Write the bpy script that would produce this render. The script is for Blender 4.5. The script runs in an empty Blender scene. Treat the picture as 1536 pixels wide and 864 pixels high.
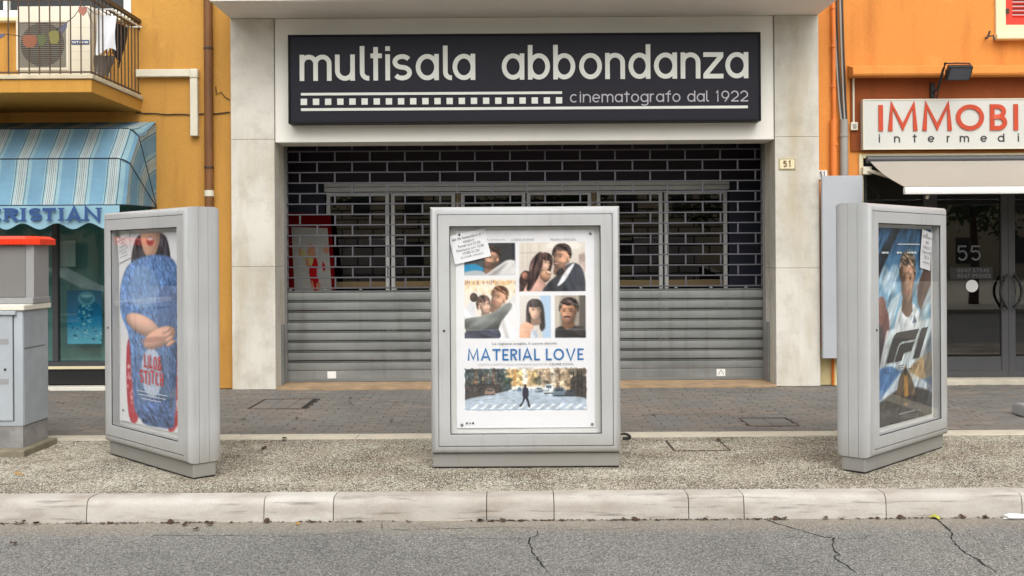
import bpy, bmesh, math, random
import numpy as np
from mathutils import Vector, Matrix

random.seed(7)
rng = np.random.default_rng(11)
S = bpy.context.scene
COL = S.collection
R = math.radians

# ------------------------------------------------------------------ camera
F, CX, HY, ROLL, CAMZ = 1580.0, 768.0, 385.0, 0.0062, 1.5
cam = bpy.data.cameras.new('camera')
cam.sensor_width = 36.0
cam.lens = F / 1536 * 36
cam.shift_y = -(432 - HY) / 1536
cam.clip_end = 600
cam_o = bpy.data.objects.new('camera', cam)
cam_o.location = (0, 0, CAMZ)
cam_o.rotation_euler = (R(90), ROLL, 0)
COL.objects.link(cam_o)
S.camera = cam_o

# ------------------------------------------------------------------ world, sun, exposure
SUN_EL, SUN_AZ = R(49), R(-18)        # behind the camera, a little to the left
w = bpy.data.worlds.new('World'); S.world = w; w.use_nodes = True
nt = w.node_tree
for n in list(nt.nodes): nt.nodes.remove(n)
sky = nt.nodes.new('ShaderNodeTexSky'); sky.sky_type = 'NISHITA'; sky.sun_disc = False
sky.sun_elevation = SUN_EL; sky.sun_rotation = math.pi + SUN_AZ
sky.air_density = 1.6; sky.dust_density = 5.0; sky.ozone_density = 1.0
hs = nt.nodes.new('ShaderNodeHueSaturation'); hs.inputs['Saturation'].default_value = 0.12
bg = nt.nodes.new('ShaderNodeBackground'); bg.inputs['Strength'].default_value = 0.13
wo = nt.nodes.new('ShaderNodeOutputWorld')
nt.links.new(sky.outputs[0], hs.inputs['Color']); nt.links.new(hs.outputs[0], bg.inputs[0]); nt.links.new(bg.outputs[0], wo.inputs[0])
sl = bpy.data.lights.new('sun', 'SUN'); sl.energy = 1.2; sl.angle = R(60); sl.color = (1.0, 0.975, 0.94)
so = bpy.data.objects.new('sun', sl); COL.objects.link(so)
d = Vector((math.sin(SUN_AZ) * math.cos(SUN_EL), -math.cos(SUN_AZ) * math.cos(SUN_EL), math.sin(SUN_EL)))
so.rotation_euler = d.to_track_quat('Z', 'Y').to_euler(); so.location = (0, -10, 20)
S.view_settings.view_transform = 'Standard'; S.view_settings.look = 'None'
S.view_settings.exposure = 0.48; S.view_settings.gamma = 1.0; S.view_settings.use_curve_mapping = False

# ------------------------------------------------------------------ helpers
def UX(px, py, Y):                       # photo pixel -> X at depth Y
    return (px - ROLL * (py - HY) - CX) * Y / F
def UZ(px, py, Y):                       # photo pixel -> Z at depth Y
    return CAMZ + (HY - (py + ROLL * (px - CX))) * Y / F
def GND(px, py, z=0.0):                  # photo pixel -> point on a horizontal plane
    y2 = py + ROLL * (px - CX); x2 = px - ROLL * (py - HY)
    Y = F * (CAMZ - z) / (y2 - HY)
    return ((x2 - CX) * Y / F, Y)
def srgb(r, g, b):
    f = lambda c: (c / 255 / 12.92) if c / 255 <= 0.04045 else ((c / 255 + 0.055) / 1.055) ** 2.4
    return (f(r), f(g), f(b))

def tag(o, label=None, cat=None, group=None, kind=None):
    if label: o['label'] = label
    if cat: o['category'] = cat
    if group: o['group'] = group
    if kind: o['kind'] = kind
    return o
def empty(name, loc, label=None, cat=None, group=None, rz=0.0):
    o = bpy.data.objects.new(name, None); COL.objects.link(o)
    o.location = loc; o.rotation_euler = (0, 0, rz); o.empty_display_size = 0.1
    return tag(o, label, cat, group)
def origin(o):
    v = Vector((0, 0, 0))
    while o is not None:
        v += Vector(o.location); o = o.parent
    return v
def obj(name, bm, mat, parent=None, local=False, smooth=None, loc=None):
    """links a bmesh as one mesh object; coordinates are world unless local"""
    if smooth is not None:
        bm.normal_update()
        for f in bm.faces: f.smooth = True
        for e in bm.edges:
            if len(e.link_faces) == 2 and e.calc_face_angle(0) > R(smooth): e.smooth = False
    me = bpy.data.meshes.new(name); 
    off = None
    if parent is not None and not local: off = origin(parent)
    if loc is not None: off = Vector(loc)
    if off is not None: bmesh.ops.translate(bm, verts=bm.verts, vec=-off)
    bm.to_mesh(me); bm.free()
    if isinstance(mat, (list, tuple)):
        for m_ in mat: me.materials.append(m_)
    else: me.materials.append(mat)
    o = bpy.data.objects.new(name, me); COL.objects.link(o)
    if parent is not None: o.parent = parent
    if loc is not None: o.location = loc
    return o
def BM(): return bmesh.new()
def box(bm, x0, x1, y0, y1, z0, z1, bev=0.0, seg=2, mi=0):
    r = bmesh.ops.create_cube(bm, size=1.0)
    vs = r['verts']
    for v in vs:
        v.co = Vector((x0 + (v.co.x + .5) * (x1 - x0), y0 + (v.co.y + .5) * (y1 - y0), z0 + (v.co.z + .5) * (z1 - z0)))
    fs = set(f for v in vs for f in v.link_faces)
    for f in fs: f.material_index = mi
    if bev > 0:
        es = list(set(e for v in vs for e in v.link_edges))
        bmesh.ops.bevel(bm, geom=es, offset=bev, segments=seg, affect='EDGES', profile=0.6)
    return bm
def boxm(*a, **k): return box(BM(), *a, **k)
def tube(bm, pts, r, seg=8, caps=True):
    pts = [Vector(p) for p in pts]; rings = []
    rr = r if isinstance(r, (list, tuple)) else [r] * len(pts)
    for i, p in enumerate(pts):
        t = (pts[min(i + 1, len(pts) - 1)] - pts[max(i - 1, 0)]).normalized()
        up = Vector((0, 0, 1)) if abs(t.z) < 0.9 else Vector((1, 0, 0))
        a = t.cross(up).normalized(); b = t.cross(a).normalized()
        rings.append([bm.verts.new(p + (a * math.cos(2 * math.pi * k / seg) + b * math.sin(2 * math.pi * k / seg)) * rr[i]) for k in range(seg)])
    for A, B in zip(rings, rings[1:]):
        for k in range(seg):
            bm.faces.new((A[k], A[(k + 1) % seg], B[(k + 1) % seg], B[k]))
    if caps:
        bm.faces.new(list(reversed(rings[0]))); bm.faces.new(rings[-1])
    return bm
def prism(bm, pts, y0, y1, mi=0):
    """polygon in XZ (list of (x,z)) extruded from y0 to y1"""
    a = [bm.verts.new((x, y0, z)) for x, z in pts]; b = [bm.verts.new((x, y1, z)) for x, z in pts]
    fs = [bm.faces.new(a), bm.faces.new(list(reversed(b)))]
    n = len(pts)
    for i in range(n): fs.append(bm.faces.new((a[(i + 1) % n], a[i], b[i], b[(i + 1) % n])))
    for f in fs: f.material_index = mi
    bmesh.ops.recalc_face_normals(bm, faces=fs)
    return bm
def rings(bm, x0, x1, z0, z1, prof, cap_first=False, cap_last=False):
    """mitred rectangular frame: each (inset, y) of the profile is one rectangular loop"""
    L = []
    for ins, y in prof:
        L.append([bm.verts.new(c) for c in ((x0 + ins, y, z0 + ins), (x1 - ins, y, z0 + ins), (x1 - ins, y, z1 - ins), (x0 + ins, y, z1 - ins))])
    for A, B in zip(L, L[1:]):
        for k in range(4): bm.faces.new((A[k], A[(k + 1) % 4], B[(k + 1) % 4], B[k]))
    if cap_first: bm.faces.new(L[0])
    if cap_last: bm.faces.new(L[-1])
    bmesh.ops.recalc_face_normals(bm, faces=bm.faces)
    return bm

# ------------------------------------------------------------------ materials
def nodes(name):
    m = bpy.data.materials.new(name); m.use_nodes = True
    t = m.node_tree; b = t.nodes['Principled BSDF']
    return m, t, b
def N(t, typ, **kw):
    n = t.nodes.new(typ)
    for k, v in kw.items():
        if k in n.inputs: n.inputs[k].default_value = v
        else: setattr(n, k, v)
    return n
def ramp(t, fac, stops, interp='LINEAR'):
    r = t.nodes.new('ShaderNodeValToRGB'); r.color_ramp.interpolation = interp
    e = r.color_ramp.elements
    while len(e) < len(stops): e.new(0.5)
    for i, (p, c) in enumerate(stops):
        e[i].position = p; e[i].color = (*c, 1) if len(c) == 3 else c
    t.links.new(fac, r.inputs[0])
    return r.outputs[0]
def mix(t, fac, a, b, mode='MIX'):
    m = t.nodes.new('ShaderNodeMix'); m.data_type = 'RGBA'; m.blend_type = mode
    for sock, v in ((m.inputs[0], fac), (m.inputs[6], a), (m.inputs[7], b)):
        if hasattr(v, 'is_output') or isinstance(v, bpy.types.NodeSocket): t.links.new(v, sock)
        elif isinstance(v, (int, float)): sock.default_value = v
        else: sock.default_value = (*v, 1)
    return m.outputs[2]
def pos(t, scale=(1, 1, 1)):
    g = t.nodes.new('ShaderNodeNewGeometry'); mp = t.nodes.new('ShaderNodeMapping')
    mp.inputs['Scale'].default_value = scale
    t.links.new(g.outputs['Position'], mp.inputs[0]); return mp.outputs[0]
def noise(t, vec, scale, detail=4, rough=0.55):
    n = t.nodes.new('ShaderNodeTexNoise'); n.inputs['Scale'].default_value = scale
    n.inputs['Detail'].default_value = detail; n.inputs['Roughness'].default_value = rough
    t.links.new(vec, n.inputs['Vector']); return n.outputs['Fac']
def bump(t, b, h, strength=0.3, dist=0.01):
    n = t.nodes.new('ShaderNodeBump'); n.inputs['Strength'].default_value = strength; n.inputs['Distance'].default_value = dist
    t.links.new(h, n.inputs['Height']); t.links.new(n.outputs[0], b.inputs['Normal'])
def plain(name, c, rough=0.5, metal=0.0, var=0.12, scale=3.0, bmp=0.0, bscale=80, spec=0.5, streak=None):
    """one colour with soft large-scale wear and optional fine relief"""
    m, t, b = nodes(name)
    p = pos(t, streak or (1, 1, 1))
    n1 = noise(t, p, scale, 6)
    lo = tuple(x * (1 - var) for x in c); hi = tuple(min(1, x * (1 + var * .6)) for x in c)
    t.links.new(ramp(t, n1, [(0.3, lo), (0.7, hi)]), b.inputs['Base Color'])
    b.inputs['Roughness'].default_value = rough; b.inputs['Metallic'].default_value = metal
    b.inputs['Specular IOR Level'].default_value = spec
    if bmp > 0: bump(t, b, noise(t, pos(t), bscale, 3), bmp, 0.004)
    return m
def stucco(name, c, stain):
    m, t, b = nodes(name); p = pos(t)
    big = noise(t, p, 0.7, 5); fine = noise(t, p, 55, 4, .7)
    st = noise(t, pos(t, (3.2, 1, .35)), 1.6, 5)
    base = ramp(t, big, [(0.3, tuple(x * .93 for x in c)), (0.7, tuple(x * 1.05 for x in c))])
    f = ramp(t, st, [(0.52, (0, 0, 0)), (0.78, (.6, .6, .6))])
    col = mix(t, f, base, stain)
    pt_ = noise(t, p, 2.3, 7, .65); col = mix(t, ramp(t, pt_, [(.60, (0, 0, 0)), (.64, (.22, .22, .22))]), col, tuple(min(1, x * 1.25 + .03) for x in c))
    spk = noise(t, p, 18, 4, .8); col = mix(t, ramp(t, spk, [(.72, (0, 0, 0)), (.78, (.5, .5, .5))]), col, stain)
    g = ramp(t, fine, [(0.3, (.9, .9, .9)), (0.7, (1.05, 1.05, 1.05))])
    t.links.new(mix(t, 1.0, col, g, 'MULTIPLY'), b.inputs['Base Color'])
    b.inputs['Roughness'].default_value = 0.9; b.inputs['Specular IOR Level'].default_value = 0.15
    bump(t, b, fine, 0.35, 0.006)
    return m
def glass(name, tint=(1, 1, 1), rough=0.0, boost=1.0):
    m = bpy.data.materials.new(name); m.use_nodes = True; t = m.node_tree
    for n in list(t.nodes): t.nodes.remove(n)
    o = N(t, 'ShaderNodeOutputMaterial'); mx = N(t, 'ShaderNodeMixShader')
    tr = N(t, 'ShaderNodeBsdfTransparent'); tr.inputs[0].default_value = (*tint, 1)
    gl = N(t, 'ShaderNodeBsdfGlossy'); gl.inputs['Roughness'].default_value = rough
    lw = N(t, 'ShaderNodeLayerWeight'); lw.inputs[0].default_value = 0.5       # Schlick: 0.04 + 0.96 * (1 - cos)^5, same on both faces
    pw = N(t, 'ShaderNodeMath', operation='POWER'); t.links.new(lw.outputs['Facing'], pw.inputs[0]); pw.inputs[1].default_value = 5.0
    fr = N(t, 'ShaderNodeMath', operation='MULTIPLY_ADD'); t.links.new(pw.outputs[0], fr.inputs[0]); fr.inputs[1].default_value = .96 * boost; fr.inputs[2].default_value = .04 * boost
    t.links.new(fr.outputs[0], mx.inputs[0]); t.links.new(tr.outputs[0], mx.inputs[1]); t.links.new(gl.outputs[0], mx.inputs[2])
    t.links.new(mx.outputs[0], o.inputs[0])
    return m

M = {}
M['ochre'] = stucco('ochre_stucco', srgb(196, 146, 74), srgb(152, 106, 56))
M['orange'] = stucco('orange_stucco', srgb(218, 142, 72), srgb(182, 110, 56))
M['orange_shaded'] = stucco('shaded_orange_stucco', srgb(134, 72, 40), srgb(116, 64, 38))  # wall orange darkened to brown, carries the shade below the ledge
M['ochre_trim'] = stucco('ochre_trim', srgb(196, 146, 70), srgb(158, 112, 56))
M['white_panel'] = plain('white_plaster', srgb(230, 227, 218), .8, var=.05, scale=1.2, bmp=.08)
M['soffit'] = plain('soffit_plaster', srgb(236, 231, 224), .9, var=.05, scale=.9)
M['alu'] = plain('silver_painted_aluminium', srgb(188, 188, 188), .38, 0.0, var=.06, scale=2.5, spec=.5)
M['alu_base'] = plain('grey_painted_steel', srgb(158, 158, 157), .5, 0, var=.12, scale=5)
def worn_metal(name, c, rough):
    m, t, b = nodes(name); tc = N(t, 'ShaderNodeTexCoord')
    def mp(sc):
        q = N(t, 'ShaderNodeMapping'); q.inputs['Scale'].default_value = sc; t.links.new(tc.outputs['Object'], q.inputs[0]); return q.outputs[0]
    oi = N(t, 'ShaderNodeObjectInfo')
    st = noise(t, mp((9, 9, .8)), 2.2, 6); bl = noise(t, mp((1, 1, 1)), 2.6, 6); sc_ = noise(t, mp((.7, .7, 60)), 3.0, 3, .8); sp = noise(t, mp((1, 1, 1)), 70, 3, .8)
    col = ramp(t, bl, [(.3, tuple(x * .92 for x in c)), (.7, tuple(x * 1.04 for x in c))])
    col = mix(t, ramp(t, st, [(.56, (0, 0, 0)), (.8, (.42, .42, .42))]), col, tuple(x * .62 * k for x, k in zip(c, (1, .96, .88))))
    col = mix(t, ramp(t, sp, [(.70, (0, 0, 0)), (.76, (.5, .5, .5))]), col, tuple(x * .4 for x in c))
    sep = N(t, 'ShaderNodeSeparateXYZ'); t.links.new(tc.outputs['Object'], sep.inputs[0])
    ad = N(t, 'ShaderNodeMath', operation='MULTIPLY_ADD'); t.links.new(bl, ad.inputs[0]); ad.inputs[1].default_value = -.5; t.links.new(sep.outputs['Z'], ad.inputs[2])
    mr = N(t, 'ShaderNodeMapRange'); t.links.new(ad.outputs[0], mr.inputs[0]); mr.inputs[1].default_value = .05; mr.inputs[2].default_value = -.22; mr.inputs[3].default_value = 0; mr.inputs[4].default_value = .6
    col = mix(t, mr.outputs[0], col, srgb(132, 126, 114))            # road splash low down
    t.links.new(col, b.inputs['Base Color']); b.inputs['Roughness'].default_value = rough
    t.links.new(ramp(t, bl, [(.3, (rough - .06,) * 3), (.7, (rough + .14,) * 3)]), b.inputs['Roughness'])
    bump(t, b, sc_, .03, .002)
    return m
M['alu'] = worn_metal('silver_painted_aluminium', srgb(176, 177, 177), .36)
M['alu_base'] = worn_metal('grey_painted_steel', srgb(148, 149, 149), .5)
M['gap'] = plain('dark_gasket_and_shade', (.015, .015, .015), .8)  # pane gaskets and lid slot, also the contact shade under the case bases
M['backboard'] = plain('white_backboard', srgb(214, 214, 210), .6, var=.03)
M['steel_grey'] = plain('galvanised_steel', srgb(128, 130, 128), .45, .35, var=.12, scale=4, streak=(.3, 1, 3))
def mat_slat():
    m, t, b = nodes('galvanised_steel'); p = pos(t)
    st = noise(t, pos(t, (7, 1, .5)), 1.8, 6); bl = noise(t, pos(t, (.6, 1, 2)), 2.2, 6); sp = noise(t, p, 45, 3, .8)
    col = ramp(t, bl, [(.3, srgb(112, 115, 113)), (.7, srgb(138, 140, 137))])
    col = mix(t, ramp(t, st, [(.5, (0, 0, 0)), (.75, (.45, .45, .45))]), col, srgb(98, 95, 88))
    col = mix(t, ramp(t, sp, [(.69, (0, 0, 0)), (.75, (.55, .55, .55))]), col, srgb(66, 62, 58))
    t.links.new(col, b.inputs['Base Color']); b.inputs['Metallic'].default_value = .25
    t.links.new(ramp(t, bl, [(.3, (.4, .4, .4)), (.7, (.6, .6, .6))]), b.inputs['Roughness'])
    return m
M['slat'] = mat_slat()
M['link'] = plain('grille_steel', srgb(90, 89, 95), .4, .3, var=.1)
M['door_alu'] = plain('door_aluminium', srgb(190, 190, 186), .45, 0, var=.05)
M['bronze'] = plain('brown_post', srgb(110, 92, 60), .5, .2)
M['maroon'] = plain('maroon_panel', (.013, .003, .012), .6, var=.2)
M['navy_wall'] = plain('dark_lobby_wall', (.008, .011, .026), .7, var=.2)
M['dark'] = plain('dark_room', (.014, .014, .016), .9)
M['sign_navy'] = plain('dark_sign_face', srgb(27, 26, 36), .5, var=.08, scale=1.5, spec=.22)
M['sign_edge'] = plain('dark_sign_edge', srgb(16, 16, 19), .5, spec=.2)
M['letter'] = plain('unlit_white_acrylic', srgb(206, 207, 199), .35, var=.06, scale=2)
M['letter_dim'] = plain('thin_grey_acrylic', srgb(168, 164, 170), .4, var=.05)
M['sticker'] = plain('white_sticker', srgb(225, 225, 222), .5, var=.05)
M['glass_print'] = plain('faded_glass_lettering', srgb(104, 104, 106), .6)
M['brown_pipe'] = plain('brown_painted_pipe', srgb(118, 76, 38), .6, var=.35, scale=5, streak=(1, 1, .3))
M['orange_pipe'] = plain('orange_painted_pipe', srgb(222, 122, 48), .5, var=.15)
M['grey_pipe'] = plain('grey_plastic_pipe', srgb(150, 146, 138), .5, var=.1)
M['cream_pipe'] = plain('cream_pipe', srgb(205, 190, 140), .6, var=.2)
M['cable'] = plain('dark_cable', srgb(52, 48, 44), .7)
M['white_duct'] = plain('white_duct', srgb(214, 208, 188), .5, var=.06)
M['cream'] = plain('cream_paint', srgb(226, 214, 176), .6, var=.08)
M['white'] = plain('white_paint', srgb(226, 226, 222), .45, var=.04)
M['white_sign'] = plain('white_sign_face', srgb(198, 197, 190), .4, var=.04, scale=1.5)
M['red_letter'] = plain('orange_red_letter', srgb(188, 62, 22), .5, var=.12, scale=9)
M['dark_letter'] = plain('dark_grey_letter', srgb(50, 50, 50), .5)
M['charcoal'] = plain('charcoal_frame', srgb(70, 70, 72), .45, var=.08)
M['black'] = plain('black_paint', srgb(24, 24, 25), .5)
M['lamp_glass'] = plain('lamp_lens', srgb(70, 76, 88), .15)
M['shutter_red'] = plain('red_shutter_paint', srgb(222, 52, 26), .55, var=.1)
M['shutter_pink'] = plain('faded_red_slat', srgb(226, 92, 80), .6, var=.1)
M['railing'] = plain('rusty_brown_railing', srgb(84, 66, 48), .6, var=.25, scale=20)
M['marble'] = plain('stained_marble_edge', srgb(200, 188, 160), .7, var=.2, scale=6)
M['ac'] = plain('beige_white_enamel', srgb(214, 206, 186), .45, var=.05)
M['ac_grille'] = plain('grey_fan_grille', srgb(138, 132, 120), .6)
M['ac_dark'] = plain('dark_fan_well', srgb(66, 62, 58), .8)
M['blue_badge'] = plain('blue_badge', srgb(58, 74, 110), .5)
M['cloth_white'] = plain('white_cloth', srgb(232, 234, 238), .9, var=.05, bmp=.2, bscale=14)
M['cloth_black'] = plain('black_cloth', srgb(28, 28, 34), .9)
M['cloth_grey'] = plain('grey_cloth', srgb(112, 106, 100), .9, var=.2)
M['pen_orange'] = plain('orange_pennant', srgb(138, 86, 62), .8)
M['pen_green'] = plain('green_pennant', srgb(92, 98, 66), .8)
M['pen_yellow'] = plain('yellow_pennant', srgb(128, 122, 70), .8)
M['pen_blue'] = plain('blue_pennant', srgb(96, 94, 114), .8)
M['pen_pink'] = plain('pink_pennant', srgb(170, 114, 96), .8)
M['cab'] = plain('pale_grey_cabinet', srgb(166, 173, 178), .5, var=.09, scale=4, bmp=.03)
M['cab_side'] = plain('blue_grey_cabinet_side', srgb(160, 168, 175), .5, var=.14, scale=6)
M['cab_base'] = plain('scuffed_plinth', srgb(140, 138, 136), .8, var=.35, scale=7)
M['cab_lid'] = plain('off_white_lid', srgb(222, 218, 204), .6, var=.07)
M['box_dark'] = plain('dark_grey_box', srgb(116, 114, 112), .6, var=.06)
M['box_light'] = plain('mid_grey_box', srgb(146, 146, 146), .55, var=.06)
M['lid_red'] = plain('orange_red_plastic', srgb(236, 58, 20), .35, var=.06)
M['concrete'] = plain('mossy_concrete', srgb(128, 120, 100), .95, var=.35, scale=9, bmp=.5)
M['tan_stone'] = plain('tan_threshold_stone', srgb(160, 134, 104), .85, var=.3, scale=6, bmp=.2)
M['valance'] = plain('pale_blue_valance', srgb(134, 172, 188), .9, var=.06, bmp=.1)
M['navy_letter'] = plain('navy_fabric_letter', srgb(48, 78, 128), .9, var=.1)
M['seam'] = plain('dark_seam', srgb(40, 50, 62), .9)
M['beige_fabric'] = plain('beige_awning_fabric', srgb(160, 153, 142), .85, var=.07, scale=1.1, bmp=.15, bscale=6)
M['teal'] = plain('teal_curtain', srgb(120, 158, 156), .9, var=.25, scale=1.5)
M['board_paper'] = plain('grey_white_card', srgb(124, 122, 116), .9, var=.06, spec=.03)
M['card_red'] = plain('dull_red_print', srgb(124, 16, 20), .9, spec=.03)
M['card_orange'] = plain('dull_orange_print', srgb(128, 80, 48), .6)
M['poster_red'] = plain('dark_red_board', srgb(82, 6, 9), .9, var=.1, spec=.03)
M['paper'] = plain('white_paper', srgb(205, 205, 204), .8, var=.03)
M['strip'] = plain('pale_stone_edging', srgb(190, 182, 164), .9, var=.16, scale=7, bmp=.25)
M['iron'] = plain('rusty_iron', srgb(74, 60, 48), .8, var=.4, scale=25)
M['leaf'] = plain('dry_brown_leaf', srgb(70, 50, 34), .9, var=.4, scale=30)
M['leaf_ochre'] = plain('dry_ochre_leaf', srgb(164, 124, 62), .9, var=.3, scale=30)
M['leaf_yellow'] = plain('yellow_green_leaf', srgb(170, 168, 70), .9, var=.3, scale=30)
M['crack'] = plain('dark_crack', (.014, .013, .012), 1.0)
M['red_print'] = plain('red_print', srgb(196, 44, 54), .6)
M['blue_print'] = plain('blue_print', srgb(36, 112, 172), .6, var=.05)
M['grey_print'] = plain('grey_print', srgb(92, 92, 94), .6)
M['light_print'] = plain('light_grey_print', srgb(158, 158, 160), .6)
M['black_print'] = plain('black_print', srgb(42, 43, 46), .6)
M['white_print'] = plain('white_print', srgb(222, 226, 228), .6)
M['glass'] = glass('clear_glass')
M['shop_glass'] = glass('shop_glass', (.84, .93, .92), 0, 1.7)
M['dark_glass'] = glass('dark_tinted_glass', (.45, .46, .47), 0, 2.4)

def mat_travertine():
    m, t, b = nodes('pale_stone_slab'); p = pos(t)
    big = noise(t, p, 1.1, 6); st = noise(t, pos(t, (2.2, 2.2, .5)), 1.9, 6); pits = noise(t, pos(t, (1, 1, 2.2)), 26, 4, .7)
    base = ramp(t, big, [(.3, srgb(194, 190, 178)), (.7, srgb(214, 210, 200))])
    f = ramp(t, st, [(.46, (0, 0, 0)), (.74, (.75, .75, .75))])
    col = mix(t, f, base, srgb(178, 165, 138))
    gr = noise(t, p, 3.4, 7, .7); col = mix(t, ramp(t, gr, [(.48, (0, 0, 0)), (.70, (.5, .5, .5))]), col, srgb(160, 153, 142))
    f2 = ramp(t, pits, [(.70, (0, 0, 0)), (.76, (.55, .55, .55))])
    col = mix(t, f2, col, srgb(140, 120, 92))
    t.links.new(col, b.inputs['Base Color']); b.inputs['Roughness'].default_value = .75; b.inputs['Specular IOR Level'].default_value = .25
    bump(t, b, noise(t, p, 40, 4), .12, .005)
    return m
M['stone'] = mat_travertine()

def mat_asphalt():
    m, t, b = nodes('worn_asphalt'); p = pos(t)
    v = N(t, 'ShaderNodeTexVoronoi', Scale=125.0); t.links.new(p, v.inputs['Vector'])
    g = noise(t, p, 150, 3, .7); big = noise(t, p, .55, 5); mid = noise(t, p, 5, 5)
    grain = ramp(t, v.outputs['Color'], [(.1, (.095, .093, .088)), (.5, (.20, .196, .184)), (.95, (.39, .384, .362))])
    k = ramp(t, g, [(.32, (.48, .48, .48)), (.62, (1.14, 1.14, 1.14))])
    col = mix(t, 1.0, grain, k, 'MULTIPLY')
    k2 = ramp(t, big, [(.3, (.80, .80, .81)), (.5, (1, 1, .99)), (.7, (1.15, 1.13, 1.09))])
    col = mix(t, 1.0, col, k2, 'MULTIPLY')
    oil = noise(t, pos(t, (1, 1.5, 1)), 1.7, 6, .6); col = mix(t, ramp(t, oil, [(.60, (0, 0, 0)), (.70, (.45, .45, .45))]), col, (.07, .067, .062))
    # paler, dusty gutter close to the kerb
    sep = N(t, 'ShaderNodeSeparateXYZ'); gg = t.nodes.new('ShaderNodeNewGeometry'); t.links.new(gg.outputs['Position'], sep.inputs[0])
    ad = N(t, 'ShaderNodeMath', operation='MULTIPLY_ADD'); t.links.new(mid, ad.inputs[0]); ad.inputs[1].default_value = .35; t.links.new(sep.outputs['Y'], ad.inputs[2])
    mr = N(t, 'ShaderNodeMapRange'); t.links.new(ad.outputs[0], mr.inputs[0]); mr.inputs[1].default_value = 6.35; mr.inputs[2].default_value = 6.72
    mr.inputs[3].default_value = 0; mr.inputs[4].default_value = .55
    col = mix(t, mr.outputs[0], col, srgb(158, 146, 128))
    t.links.new(col, b.inputs['Base Color']); b.inputs['Roughness'].default_value = .9; b.inputs['Specular IOR Level'].default_value = .25
    bump(t, b, v.outputs['Distance'], .5, .006)
    return m
M['asphalt'] = mat_asphalt()

def mat_gravel():
    m, t, b = nodes('washed_gravel'); p = pos(t)
    wn = N(t, 'ShaderNodeTexNoise', Scale=60.0); t.links.new(p, wn.inputs['Vector'])
    va = N(t, 'ShaderNodeVectorMath', operation='MULTIPLY_ADD'); t.links.new(wn.outputs['Color'], va.inputs[0]); va.inputs[1].default_value = (.012, .012, .012); t.links.new(p, va.inputs[2])
    v = N(t, 'ShaderNodeTexVoronoi', Scale=58.0); t.links.new(va.outputs[0], v.inputs['Vector'])
    ve = N(t, 'ShaderNodeTexVoronoi', Scale=58.0, feature='DISTANCE_TO_EDGE'); t.links.new(va.outputs[0], ve.inputs['Vector'])
    stone = ramp(t, v.outputs['Color'], [(.08, srgb(126, 120, 106)), (.35, srgb(186, 181, 164)), (.7, srgb(208, 203, 188)), (.95, srgb(226, 223, 212))])
    big = noise(t, p, 1.3, 5); big2 = noise(t, pos(t, (1, 1.6, 1)), 2.1, 5)
    jw = N(t, 'ShaderNodeMapRange'); t.links.new(big, jw.inputs[0]); jw.inputs[1].default_value = .38; jw.inputs[2].default_value = .68; jw.inputs[3].default_value = .09; jw.inputs[4].default_value = .23
    lt = N(t, 'ShaderNodeMath', operation='DIVIDE'); t.links.new(ve.outputs['Distance'], lt.inputs[0]); t.links.new(jw.outputs[0], lt.inputs[1])
    f = ramp(t, lt.outputs[0], [(.35, (1, 1, 1)), (1.0, (0, 0, 0))])
    joint = mix(t, ramp(t, big2, [(.45, (0, 0, 0)), (.62, (1, 1, 1))]), srgb(58, 53, 43), srgb(78, 60, 48))
    col = mix(t, f, stone, joint)
    k2 = ramp(t, big2, [(.3, (1.08, 1.08, 1.06)), (.7, (.80, .77, .73))])
    col = mix(t, 1.0, col, k2, 'MULTIPLY')
    t.links.new(col, b.inputs['Base Color']); b.inputs['Roughness'].default_value = .85; b.inputs['Specular IOR Level'].default_value = .25
    bump(t, b, ve.outputs['Distance'], .7, .012)
    return m
M['gravel'] = mat_gravel()

def mat_paver():
    m, t, b = nodes('concrete_paver'); p = pos(t)
    oi = N(t, 'ShaderNodeObjectInfo'); gi = t.nodes.new('ShaderNodeNewGeometry')
    ad = N(t, 'ShaderNodeMath', operation='ADD'); t.links.new(oi.outputs['Random'], ad.inputs[0]); t.links.new(gi.outputs['Random Per Island'], ad.inputs[1])
    fr = N(t, 'ShaderNodeMath', operation='FRACT'); t.links.new(ad.outputs[0], fr.inputs[0])
    base = ramp(t, fr.outputs[0], [(.0, srgb(104, 101, 96)), (.35, srgb(112, 108, 102)), (.6, srgb(116, 111, 105)), (.72, srgb(111, 111, 108)), (.9, srgb(117, 110, 103)), (1, srgb(126, 115, 105))])
    n = noise(t, p, 120, 4, .7); big = noise(t, p, .8, 5); pk = noise(t, p, .55, 3)
    col = mix(t, 1.0, base, ramp(t, n, [(.3, (.82, .82, .82)), (.7, (1.12, 1.12, 1.12))]), 'MULTIPLY')
    col = mix(t, ramp(t, pk, [(.55, (0, 0, 0)), (.70, (.3, .3, .3))]), col, srgb(146, 122, 104))
    col = mix(t, 1.0, col, ramp(t, big, [(.3, (.9, .9, .9)), (.7, (1.08, 1.08, 1.06))]), 'MULTIPLY')
    t.links.new(col, b.inputs['Base Color']); b.inputs['Roughness'].default_value = .85; b.inputs['Specular IOR Level'].default_value = .3
    bump(t, b, n, .3, .004)
    return m
M['paver'] = mat_paver()
M['joint'] = plain('sandy_joint', srgb(112, 104, 94), .95, var=.3, scale=5)

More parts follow.
